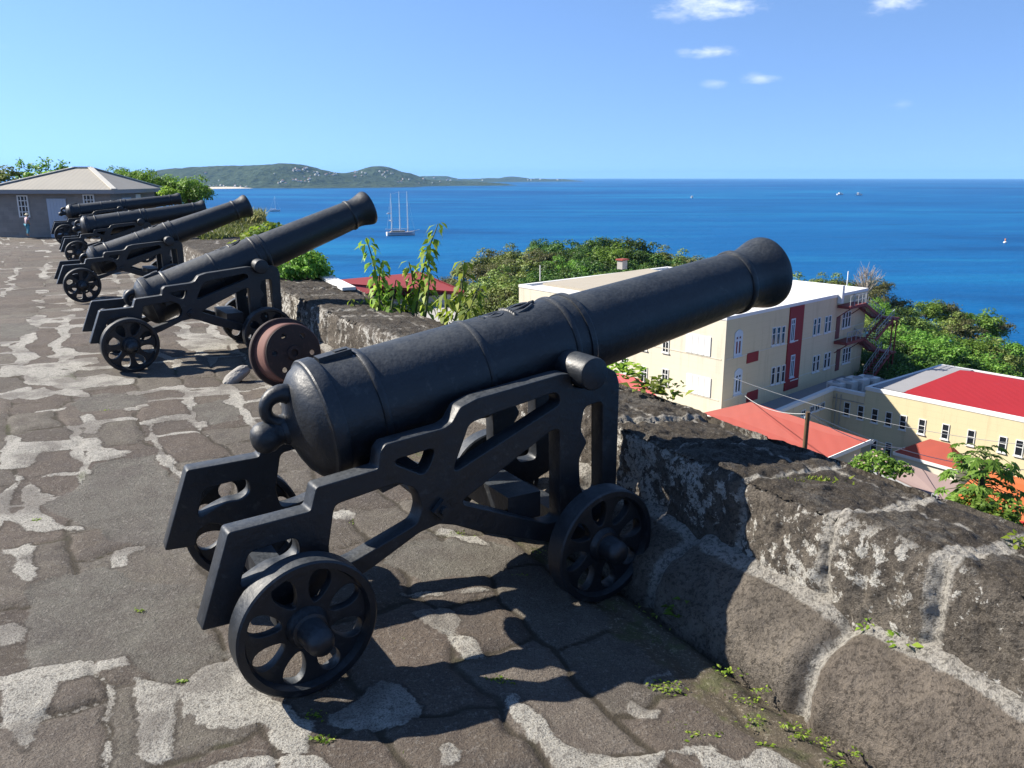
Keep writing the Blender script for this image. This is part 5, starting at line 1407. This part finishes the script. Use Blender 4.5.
def bare_bush(px, py, d):
    p = atd(px, py, d); root = empty('twiggy_bush', (p[0], p[1], p[2] - 2.5)); tag(root, 'grey leafless twiggy bush standing over the far corner of the white roof', 'bush')
    g = np.random.default_rng(2); m = MB()
    for k in range(34):
        a = g.uniform(0, 6.28); t = g.uniform(.2, 1.0); e = np.array([math.cos(a) * t * 2.6, math.sin(a) * t * 2.6, 2.2 + 1.6 * (1 - t) + g.uniform(0, .8)])
        m.tube([(0, 0, 0), e * .45 + g.normal(size=3) * .2, e], [.06, .04, .015], 4)
        for q in range(3): f = e * .7; m.tube([f, f + g.normal(size=3) * .6 + [0, 0, .5]], [.025, .01], 3)
    m.build('branches', mat_paint('grey_twig', (.40, .35, .29), .9, .2, 3), root)
bare_bush(868, 277, 105)

# trees by the stone house
def house_trees():
    t = tree_proto('young_tree', (2.1, 2.0, 1.5), 1.6, 14, 900, .62, .28, 'leaf_deep', 61); p = atd(42, 160, 53); t.scale = (.78, .78, .78); t.location = (p[0], p[1], p[2] - 2.6)
    tag(t, 'sparse young tree with open branches rising behind the house roof', 'tree')
    m = MB(); g = np.random.default_rng(4)
    for (dx, dz) in ((-1.9, 3.0), (-1.4, 2.5), (1.5, 2.9), (1.2, 2.4), (.3, 3.0), (-.5, 2.7)): m.tube([(0, 0, 1.2), (dx * .5, .1, 2.0), (dx, 0, dz)], [.06, .04, .015], 5)
    m.build('limb', M['bark'], t, 60)
    for (dx, dz) in ((-1.9, 3.0), (1.55, 2.9), (1.3, 2.5), (.3, 3.1)):
        pts = np.array([dx, 0, dz]) + g.normal(size=(60, 3)) * .22; sp = leaf_mesh('spray', pts, g.normal(size=pts.shape) + [0, 0, .6], .26, .15, seed=6); cr = [c_ for c_ in t.children if c_.name.startswith('crown')][0].data; bm = bmesh.new(); bm.from_mesh(cr); bm.from_mesh(sp); bm.to_mesh(cr); bm.free()
    b = tree_proto('round_bush', (1.8, 1.6, 1.3), .8, 16, 1400, .6, .24, 'leaf_mid', 62); p = atd(-2, 171, 51); b.location = (p[0], p[1], p[2] - 2.0)
    tag(b, 'dark round bush at the far end of the house roof', 'bush')
    a = tree_proto('broad_tree', (2.6, 2.4, 1.9), 1.3, 36, 4200, .8, .22, 'leaf_deep', 63)
    for i, (x, y, d, s, lab) in enumerate(((186, 169, 55, .62, 'leafy green tree over the dry grass, the one farthest from the house'), (172, 171, 56, .72, 'leafy green tree between the farthest one and the tip of the house roof'), (124, 167, 56, .5, 'small leafy tree half hidden by the house roof'), (148, 170, 55, .6, 'low leafy tree rising just behind the tip of the house roof'))):
        o = a if i == 0 else copy_tree(a); p = atd(x, y, d); o.location = (p[0], p[1], p[2] - 3.3 * s * 1.12 - (.5 if i < 2 else 0)); o.scale = (s * 1.05, s * 1.05, s * 1.15); o.rotation_euler = (0, 0, i * 1.7)
        tag(o, lab, 'tree', 'trees beyond the stone house')
    s = tree_proto('leafy_shrub', (.8, .8, .6), .5, 14, 900, .4, .16, 'leaf_bright', 64); p = atd(168, 191, 47); s.scale = (.6, .6, .7); s.location = (p[0], p[1], p[2] - .6); tag(s, 'bright green shrub against the side of the stone house', 'shrub')
house_trees()

def blades(name, cen, hgt, wid, mat, seed, label=None, kind='stuff'):
    """grass blades: one narrow upright leaf per centre"""
    g = np.random.default_rng(seed); n = len(cen); d = np.c_[g.normal(size=(n, 2)) * .35, np.ones(n)]; nor = g.normal(size=(n, 3)); nor[:, 2] = .2
    L = hgt * g.uniform(.5, 1.2, n); c = cen + np.array([0, 0, 1]) * (L * .45)[:, None]
    me = leaf_mesh(name, c, nor, L, wid * g.uniform(.7, 1.3, n), d, .25, seed)
    o = link(name, me, M[mat]); return tag(o, label, None, None, kind)

def grass_bank():
    g = np.random.default_rng(31)
    v = g.uniform(22, 46, 9000); ui_ = np.interp(v, [20, 45], [1.40, 5.0]); uo_ = np.interp(v, [20, 45], [4.0, 8.0]); u = ui_ + .3 + (uo_ - ui_) * g.random(9000) ** .8
    zt = np.interp(v, [22, 45], [.45, -.7]) - .06
    blades('grass_bank', from_uv(u, v, zt), .55, .05, 'dry_grass', 32)
    v = g.uniform(10.5, 22, 7000); uo_ = np.interp(v, [9, 20], [2.45, 4.0]); u = 2.0 + (uo_ - 1.9) * g.random(7000); k = fbm(u * 1.2, v * .8, 8) > .50; u, v = u[k], v[k]
    zt = np.interp(v, [9, 15, 22], [.48, .40, .43]) - .03
    blades('wall_grass', from_uv(u, v, zt), .16, .03, 'grass', 33)
grass_bank()
def wall_weeds():
    pr = tree_proto('wall_shrub', (.42, .42, .26), .12, 14, 420, .16, .085, 'leaf_bright', 71)
    for i, (u, v, s, lab) in enumerate(((2.3, 10.6, 1.0, 'green leafy shrub on the parapet behind the steep cannon barrel, first of the line'), (2.5, 11.8, 1.2, 'green leafy shrub on the parapet, middle of the line under the third cannon muzzle'), (2.7, 13.2, 1.0, 'green leafy shrub on the parapet, last of the line under the third cannon muzzle'), (2.45, 9.2, .8, 'small leafy shrub low on the parapet edge beside the second barrel'))):
        o = pr if i == 0 else copy_tree(pr); o.location = tuple(from_uv(u, v, np.interp(v, [9, 15], [.46, .38]))); o.scale = (s,) * 3; o.rotation_euler = (0, 0, i * 1.3); tag(o, lab, 'shrub', 'shrubs growing on the parapet')
    b = tree_proto('round_bush', (.55, .55, .50), .9, 22, 2400, .22, .085, 'leaf_deep', 72); p = atd(303, 248, 10.5); b.scale = (.62, .62, .8); b.location = (p[0], p[1], p[2] - 1.12); tag(b, 'dense green bush rising outside the wall beneath the second cannon muzzle', 'bush')
    c = copy_tree(b); p = atd(268, 222, 15); c.location = (p[0], p[1], p[2] - .8); c.scale = (.7, .7, .55); c.rotation_euler = (0, 0, 2); tag(c, 'loose green bush outside the wall above the second cannon barrel', 'bush')
wall_weeds()

# tall leafy plants outside the wall
def leafy_plant(name, stems, nl, L, mat, seed, label, loc, lean=.1):
    g = np.random.default_rng(seed); root = empty(name, tuple(loc)); tag(root, label, 'plant')
    cen, nor, dr = [], [], []
    for si, (pts, k) in enumerate(stems):
        pts = np.array(pts, float); m = MB(); m.tube(pts, np.linspace(.016, .005, len(pts)), 6); m.build('stem', M['leaf_green_stem'], root, 60)
        seg = np.linspace(0, len(pts) - 1.001, int(k * 1.8))
        for j, t in enumerate(seg):
            if t / (len(pts) - 1) < .12: continue
            i = int(t); p = pts[i] + (pts[i + 1] - pts[i]) * (t - i); a = j * 2.4 + g.uniform(-.4, .4)
            d = np.array([math.cos(a), math.sin(a), g.uniform(-.75, .25)]); q = p + d * L * .62
            cen.append(q); dr.append(d + [0, 0, -.25]); n_ = np.array([0, 0, 1.]) + d * .5 + g.normal(size=3) * .25; nor.append(n_)
            m2 = None
    cen, nor, dr = map(np.array, (cen, nor, dr)); n = len(cen)
    link('leaf_cluster', leaf_mesh('leaf_cluster', cen, nor, L * g.uniform(.7, 1.25, n), L * .36 * g.uniform(.8, 1.2, n), dr, .3, seed), M[mat], root)
    return root
M['leaf_green_stem'] = mat_paint('green_stem', (.11, .14, .045), .8, .2, 20)
def stem(base, top, bend, n=7):
    base, top, bend = map(np.asarray, (base, top, bend)); t = np.linspace(0, 1, n)[:, None]; return base + (top - base) * t + bend * (t * (1 - t) * 4)
def tall_plants():
    d = 8.3
    def pt(x, y, dd=d): return atd(x, y, dd)
    base = pt(392, 340); L0 = base
    S = [(stem(pt(380, 335) - base, pt(366, 238) - base, (.05, 0, 0)), 42), (stem(pt(384, 335) - base, pt(382, 262) - base, (-.06, .1, 0)), 30), (stem(pt(390, 335) - base, pt(396, 280) - base, (0, -.1, 0)), 26)]
    leafy_plant('leafy_plant', S, 0, .125, 'leaf_bright', 81, 'tall leafy plant with long drooping leaves, the first right of the second cannon muzzle', base)
    base = pt(420, 345)
    S = [(stem(pt(415, 340) - base, pt(438, 224) - base, (-.06, 0, 0)), 50), (stem(pt(412, 340) - base, pt(409, 262) - base, (.03, .1, 0)), 30), (stem(pt(420, 340) - base, pt(428, 246) - base, (.05, -.1, 0)), 34), (stem(pt(412, 340) - base, pt(404, 292) - base, (.03, .1, 0)), 20)]
    leafy_plant('leafy_plant', S, 0, .125, 'leaf_bright', 82, 'tallest leafy plant by the wall, its top overlapping the blue bay near the ship', base)
    base = pt(452, 350, 7.4)
    S = [(stem(pt(446, 345, 7.4) - base, pt(464, 262, 7.4) - base, (.04, 0, 0)), 26), (stem(pt(446, 345, 7.4) - base, pt(446, 292, 7.4) - base, (0, .1, 0)), 24), (stem(pt(452, 345, 7.4) - base, pt(480, 285, 7.4) - base, (0, -.1, 0)), 22)]
    leafy_plant('leafy_plant', S, 0, .135, 'leaf_bright', 83, 'shorter leafy plant touching the top of the big cannon barrel', base)
    base = pt(382, 335, 8.6); g = np.random.default_rng(3)
    S = [(stem((0, 0, 0), (g.uniform(-.35, .55), g.uniform(-.3, .3), g.uniform(.18, .45)), g.normal(size=3) * .05), 14) for k in range(16)]
    leafy_plant('low_plant', S, 0, .085, 'leaf_bright', 84, 'low mass of bright leaves at the foot of the tall plants behind the wall', base)
tall_plants()

def papaya():
    p = atd(985, 452, 30); base = p - [0, 0, 3.6]; root = empty('papaya_tree', tuple(base)); root.scale = (1.12, 1.12, 1.0); tag(root, 'papaya tree with large lobed leaves standing above the orange roof', 'tree')
    m = MB(); m.tube([(0, 0, -4), (.05, 0, 0), (0, .05, 1.6), (.08, 0, 3.2)], [.14, .12, .10, .08], 10); m.build('trunk', M['bark'], root, 60)
    g = np.random.default_rng(8); C, Nn, D, LL = [], [], [], []; st = MB()
    for k in range(84):
        z = 1.1 + 2.5 * (k / 83); a = k * 2.4 + g.uniform(-.3, .3); r_ = (1.15 - .32 * (z - 1.1) / 2.5) * g.uniform(.45, 1.12); droop = g.uniform(-.35, .25)
        o = np.array([0, 0, z]); e = o + np.array([math.cos(a) * r_, math.sin(a) * r_, droop]); st.tube([o, o + (e - o) * .5 + [0, 0, .18], e], [.025, .018, .012], 5)
        ax = np.array([math.cos(a), math.sin(a), -.35]); sd = np.array([-math.sin(a), math.cos(a), 0])
        for q in np.linspace(-1.9, 1.9, 9):
            dv = ax * math.cos(q) + sd * math.sin(q); l = .40 * (1 - .18 * abs(q) / 1.9) * g.uniform(.8, 1.1)
            C.append(e + dv * l * .5); D.append(dv); Nn.append(np.array([0, 0, 1]) + .5 * ax + g.normal(size=3) * .15); LL.append(l)
    st.build('leaf_stalk', M['leaf_green_stem'], root, 60); LL = np.array(LL)
    link('leaf_fan', leaf_mesh('leaf_fan', np.array(C), np.array(Nn), LL, LL * .36, np.array(D), .25, 9), M['leaf_deep'], root)
    # flowering shrub low at its foot
    s = tree_proto('flowering_shrub', (1.25, 1.1, .75), .5, 26, 2200, .4, .17, 'leaf_deep', 91); q = atd(986, 500, 29); s.scale = (1.15, 1.15, 1.1); s.location = (q[0], q[1], q[2] - 1.35); tag(s, 'green shrub dotted with orange flowers at the foot of the papaya tree', 'shrub')
    pts, nn, _ = crown_points(26, (1.3, 1.15, .8), 150, .4, 91, .55); tag(link('flower', leaf_mesh('flower', pts, nn, .13, .11, seed=5), M['orange_roof'], s), kind='stuff')
papaya()
def frangipani():
    s = tree_proto('flowering_tree', (1.25, 1.2, .85), .9, 30, 1900, .42, .20, 'leaf_deep', 95); q = atd(883, 452, 38); s.location = (q[0], q[1], q[2] - 1.9); s.scale = (1.0, 1.0, 1.0)
    tag(s, 'small round tree with pale pink blossom in front of the salmon roof house', 'tree')
    pts, nn, _ = crown_points(30, (1.3, 1.25, .9), 110, .42, 95, .95); tag(link('blossom', leaf_mesh('blossom', pts, nn, .13, .11, seed=6), mat_paint('pale_blossom', (.48, .33, .30), .7, .1, 5), s), kind='stuff')
frangipani()

# weeds: little rosettes in the joints of floor, kerb and wall
def joint_weeds():
    g = np.random.default_rng(44); C, D, Nn, L = [], [], [], []
    spots = [(320, 738, 14), (315, 715, 10), (425, 745, 16), (520, 575, 8), (415, 752, 12), (108, 410 + 0, 6), (232, 575, 10), (405, 640, 9), (497, 678, 12), (505, 682, 10), (352, 522, 10), (182, 680, 5), (425, 490, 6), (437, 490, 8),
             (665, 685, 16), (672, 690, 14), (690, 712, 10), (680, 725, 16), (695, 735, 14), (715, 735, 8), (730, 672, 14), (748, 700, 16), (752, 720, 14), (790, 725, 12), (800, 735, 10), (762, 690, 10), (765, 745, 8), (858, 752, 16), (835, 762, 10), (825, 740, 8),
             (540, 552, 8), (487, 540, 12), (478, 538, 10), (460, 532, 9), (240, 352, 8), (120, 300, 6), (262, 342, 10), (155, 338, 5), (60, 250, 5), (95, 286, 5), (178, 306, 5), (35, 520, 4), (140, 610, 5), (430, 755, 8)]
    for (x, y, r_) in spots:
        if y < 200: continue
        z = 0.0; p = onz(x, y, z); d = np.linalg.norm(p); n = 8 + r_ * 2
        rad = r_ * d / F * .9
        q = p + np.c_[g.normal(size=(n, 2)) * rad * [.65, .35], np.zeros(n)]; a = g.uniform(0, 6.28, n)
        l = g.uniform(.006, .020, n); dv = np.c_[np.cos(a), np.sin(a), g.uniform(.1, 1.3, n)]; dv /= np.linalg.norm(dv, axis=1)[:, None]
        u_, v_ = to_uv(q); q[:, 2] = zfloor(v_) - .004; C.append(q + dv * l[:, None] * .5); D.append(dv); Nn.append(np.c_[g.normal(size=(n, 2)) * .4, np.ones(n)]); L.append(l)
    # a scatter along the foot of the kerb
    n = 900; v = g.uniform(-2.2, 6, n); u = 1.42 - np.abs(g.normal(size=n)) * .09; k = fbm(v * 3, u * 6, 9) > .50; u, v = u[k], v[k]; n = len(u)
    a = g.uniform(0, 6.28, n); l = g.uniform(.008, .026, n); dv = np.c_[np.cos(a), np.sin(a), g.uniform(.2, 1.2, n)]; dv /= np.linalg.norm(dv, axis=1)[:, None]
    C.append(from_uv(u, v, -.02) + dv * l[:, None] * .5); D.append(dv); Nn.append(np.c_[g.normal(size=(n, 2)) * .4, np.ones(n)]); L.append(l)
    C, D, Nn, L = map(np.concatenate, (C, D, Nn, L)); me = leaf_mesh('joint_weeds', C, Nn, L, L * .5, D, .2, 5)
    tag(link('joint_weeds', me, M['leaf_bright']), None, None, None, 'stuff')
    # dry litter and crumbs along the kerb foot
joint_weeds()

def small_weed(px, py, z, n, size, label, seed, mat='leaf_bright'):
    g = np.random.default_rng(seed); p = onz(px, py, z); root = None
    a = g.uniform(0, 6.28, n); el = g.uniform(.15, 1.2, n); dv = np.c_[np.cos(a) * np.cos(el), np.sin(a) * np.cos(el), np.sin(el)]; l = size * g.uniform(.25, .6, n); st = dv * (size * g.uniform(.1, .9, n))[:, None]
    me = leaf_mesh('weed', st + dv * l[:, None] * .5, np.array([0, 0, 1.]) - dv * .4 + g.normal(size=(n, 3)) * .25, l, l * .5, dv, .3, seed)
    o = link('weed', me, M[mat]); o.location = tuple(p); tag(o, label, 'weed', 'weeds sprouting from the parapet stones')
small_weed(902, 652, .225, 26, .07, 'leafy weed sprouting in the mortar at the foot of the lichen spotted wall block', 1)
small_weed(868, 632, .225, 14, .05, 'small pair of weed leaves left of the leafy weed at the wall foot', 2)
small_weed(978, 690, .225, 14, .05, 'tiny weed further right along the mortar at the wall foot', 3)
small_weed(690, 618, .02, 30, .11, 'weed in the deep shade between the cannon wheel and the kerb', 4, 'leaf_deep')
small_weed(1017, 549, .52, 90, .055, 'green weed tuft on the wall top by the picture edge', 5)
small_weed(648, 395, .50, 50, .14, 'tuft of weed at the outer wall edge below the white shutters', 6, 'leaf_mid')
small_weed(622, 378, .50, 60, .15, 'leafy tuft at the outer wall edge beside the cannon upright', 7)
small_weed(668, 398, .50, 40, .13, 'thin upright weed at the outer wall edge over the salmon roof', 8)
def top_grass():
    g = np.random.default_rng(6); c = onz(798, 482, .53); n = 420
    q = c + np.c_[g.normal(size=n) * .075, g.normal(size=n) * .022, np.zeros(n)]; q[:, 2] -= .02
    blades('grass_tuft', q, .040, .012, 'leaf_bright', 7)
top_grass()

# ================================================================== sky, sun, exposure
SUN_EL, SUN_AZ = R(38), R(166)            # azimuth of the sun from +X, counter-clockwise
sd = Vector((math.cos(SUN_EL) * math.cos(SUN_AZ), math.cos(SUN_EL) * math.sin(SUN_AZ), math.sin(SUN_EL)))
ld = bpy.data.lights.new('sun', 'SUN'); ld.energy = 5.0; ld.angle = R(.53); ld.color = (1, .93, .82)
lo = bpy.data.objects.new('sun', ld); COL.objects.link(lo); lo.rotation_euler = (-sd).to_track_quat('-Z', 'Y').to_euler(); lo.location = (-20, 0, 40)

W = bpy.data.worlds.new('World'); SC.world = W; W.use_nodes = True
nt = W.node_tree; N, Lk = nt.nodes, nt.links
bg = N['Background']; sky = N.new('ShaderNodeTexSky'); sky.sky_type = 'NISHITA'; sky.sun_disc = False
sky.sun_elevation = SUN_EL; sky.sun_rotation = math.atan2(sd.x, sd.y) % (2 * math.pi)
sky.altitude = 50; sky.air_density = .75; sky.dust_density = 0; sky.ozone_density = 5.5
tc = N.new('ShaderNodeTexCoord')
lift = N.new('ShaderNodeVectorMath'); lift.operation = 'ADD'; Lk.new(tc.outputs['Generated'], lift.inputs[0]); lift.inputs[1].default_value = (0, 0, .19)
nrm = N.new('ShaderNodeVectorMath'); nrm.operation = 'NORMALIZE'; Lk.new(lift.outputs[0], nrm.inputs[0]); Lk.new(nrm.outputs[0], sky.inputs['Vector'])
def wm(op, a, b=0.0):
    n = N.new('ShaderNodeMath'); n.operation = op
    for s, v in zip(n.inputs, (a, b)):
        if isinstance(v, bpy.types.NodeSocket): Lk.new(v, s)
        else: s.default_value = v
    return n.outputs[0]
def wnoise(scale, det, sc=(1, 1, 2.2)):
    m = N.new('ShaderNodeMapping'); m.inputs['Scale'].default_value = sc; Lk.new(tc.outputs['Generated'], m.inputs['Vector'])
    n = N.new('ShaderNodeTexNoise'); n.inputs['Scale'].default_value = scale; n.inputs['Detail'].default_value = det; n.inputs['Roughness'].default_value = .62; Lk.new(m.outputs[0], n.inputs['Vector']); return n.outputs['Fac']
nz = wnoise(22, 9, (1, 1, 2.8)); nf = wnoise(64, 7, (1, 1, 2.0))
cov = None
for (x, y, wx, wy, dens) in ((712, 2, 62, 20, 1.0), (675, 16, 26, 9, .5), (890, 4, 30, 12, .9), (708, 52, 30, 8, .75), (762, 79, 22, 7, .5), (715, 84, 14, 5, .3), (902, 104, 16, 6, .22), (560, -40, 90, 25, .9), (1150, 60, 60, 16, .6), (-90, 40, 80, 14, .5)):
    d = ray(x, y); d = d / np.linalg.norm(d); c = ray(x + wx, y); c /= np.linalg.norm(c); e = ray(x, y - wy); e /= np.linalg.norm(e)
    a = np.array([d[1], -d[0], 0]); a /= np.linalg.norm(a); b = np.cross(a, d); ra, rb = abs((c - d) @ a), abs((e - d) @ b)
    def dotc(v, r):
        n = N.new('ShaderNodeVectorMath'); n.operation = 'DOT_PRODUCT'; Lk.new(tc.outputs['Generated'], n.inputs[0]); n.inputs[1].default_value = tuple(v / r)
        return wm('SUBTRACT', n.outputs['Value'], float(d @ v / r))
    p, q = dotc(a, ra), dotc(b, rb)
    r2 = wm('SQRT', wm('ADD', wm('MULTIPLY', p, p), wm('MULTIPLY', q, q)))
    f = wm('SUBTRACT', wm('ADD', wm('MULTIPLY', nz, 1.7), wm('MULTIPLY', nf, .7)), wm('ADD', wm('MULTIPLY', r2, .75), .42))
    n = N.new('ShaderNodeMapRange'); n.interpolation_type = 'SMOOTHSTEP'; Lk.new(f, n.inputs[0]); n.inputs[1].default_value = 0; n.inputs[2].default_value = 1.15; n.inputs[4].default_value = dens
    fr = N.new('ShaderNodeVectorMath'); fr.operation = 'DOT_PRODUCT'; Lk.new(tc.outputs['Generated'], fr.inputs[0]); fr.inputs[1].default_value = tuple(d)
    cl = wm('MULTIPLY', n.outputs[0], wm('GREATER_THAN', fr.outputs['Value'], .5))
    cov = cl if cov is None else wm('MAXIMUM', cov, cl)
mx = N.new('ShaderNodeMix'); mx.data_type = 'RGBA'; Lk.new(cov, mx.inputs[0]); tint = N.new('ShaderNodeMix'); tint.data_type = 'RGBA'; tint.blend_type = 'MULTIPLY'; tint.inputs[0].default_value = 1; Lk.new(sky.outputs[0], tint.inputs[6]); tint.inputs[7].default_value = (1.03, .99, .95, 1); Lk.new(tint.outputs[2], mx.inputs[6]); mx.inputs[7].default_value = (4.2, 4.5, 4.9, 1)
Lk.new(mx.outputs[2], bg.inputs['Color']); bg.inputs['Strength'].default_value = .12

HAZE = .00004
if HAZE:
    m = MB(); m.box((0, 0, 0), (1, 1, 1)); hm = bpy.data.materials.new('haze_air'); hm.use_nodes = True; t = hm.node_tree; t.nodes.remove(t.nodes['Principled BSDF'])
    v = t.nodes.new('ShaderNodeVolumePrincipled'); v.inputs['Color'].default_value = (.30, .60, 1, 1); v.inputs['Density'].default_value = HAZE; v.inputs['Anisotropy'].default_value = 0
    t.links.new(v.outputs[0], t.nodes['Material Output'].inputs['Volume'])
    o = m.build('haze', hm); z0, z1 = SEA - 9, 150; o.scale = (51000, 51000, z1 - z0); o.location = (0, 0, (z0 + z1) / 2); tag(o, kind='stuff')

vs = SC.view_settings; SC.display_settings.display_device = 'sRGB'; vs.view_transform = 'Standard'; vs.look = 'None'; vs.exposure = 1.22; vs.gamma = 1.0; vs.use_curve_mapping = False
SC.cycles.use_denoising = True
SC.cycles.max_bounces = 6; SC.cycles.diffuse_bounces = 3; SC.cycles.glossy_bounces = 3; SC.cycles.transmission_bounces = 3; SC.cycles.volume_bounces = 0
SC.cycles.sample_clamp_indirect = 6.0
for o in bpy.data.objects:
    for s_ in ([o.active_material] if o.type == 'MESH' else []):
        pass
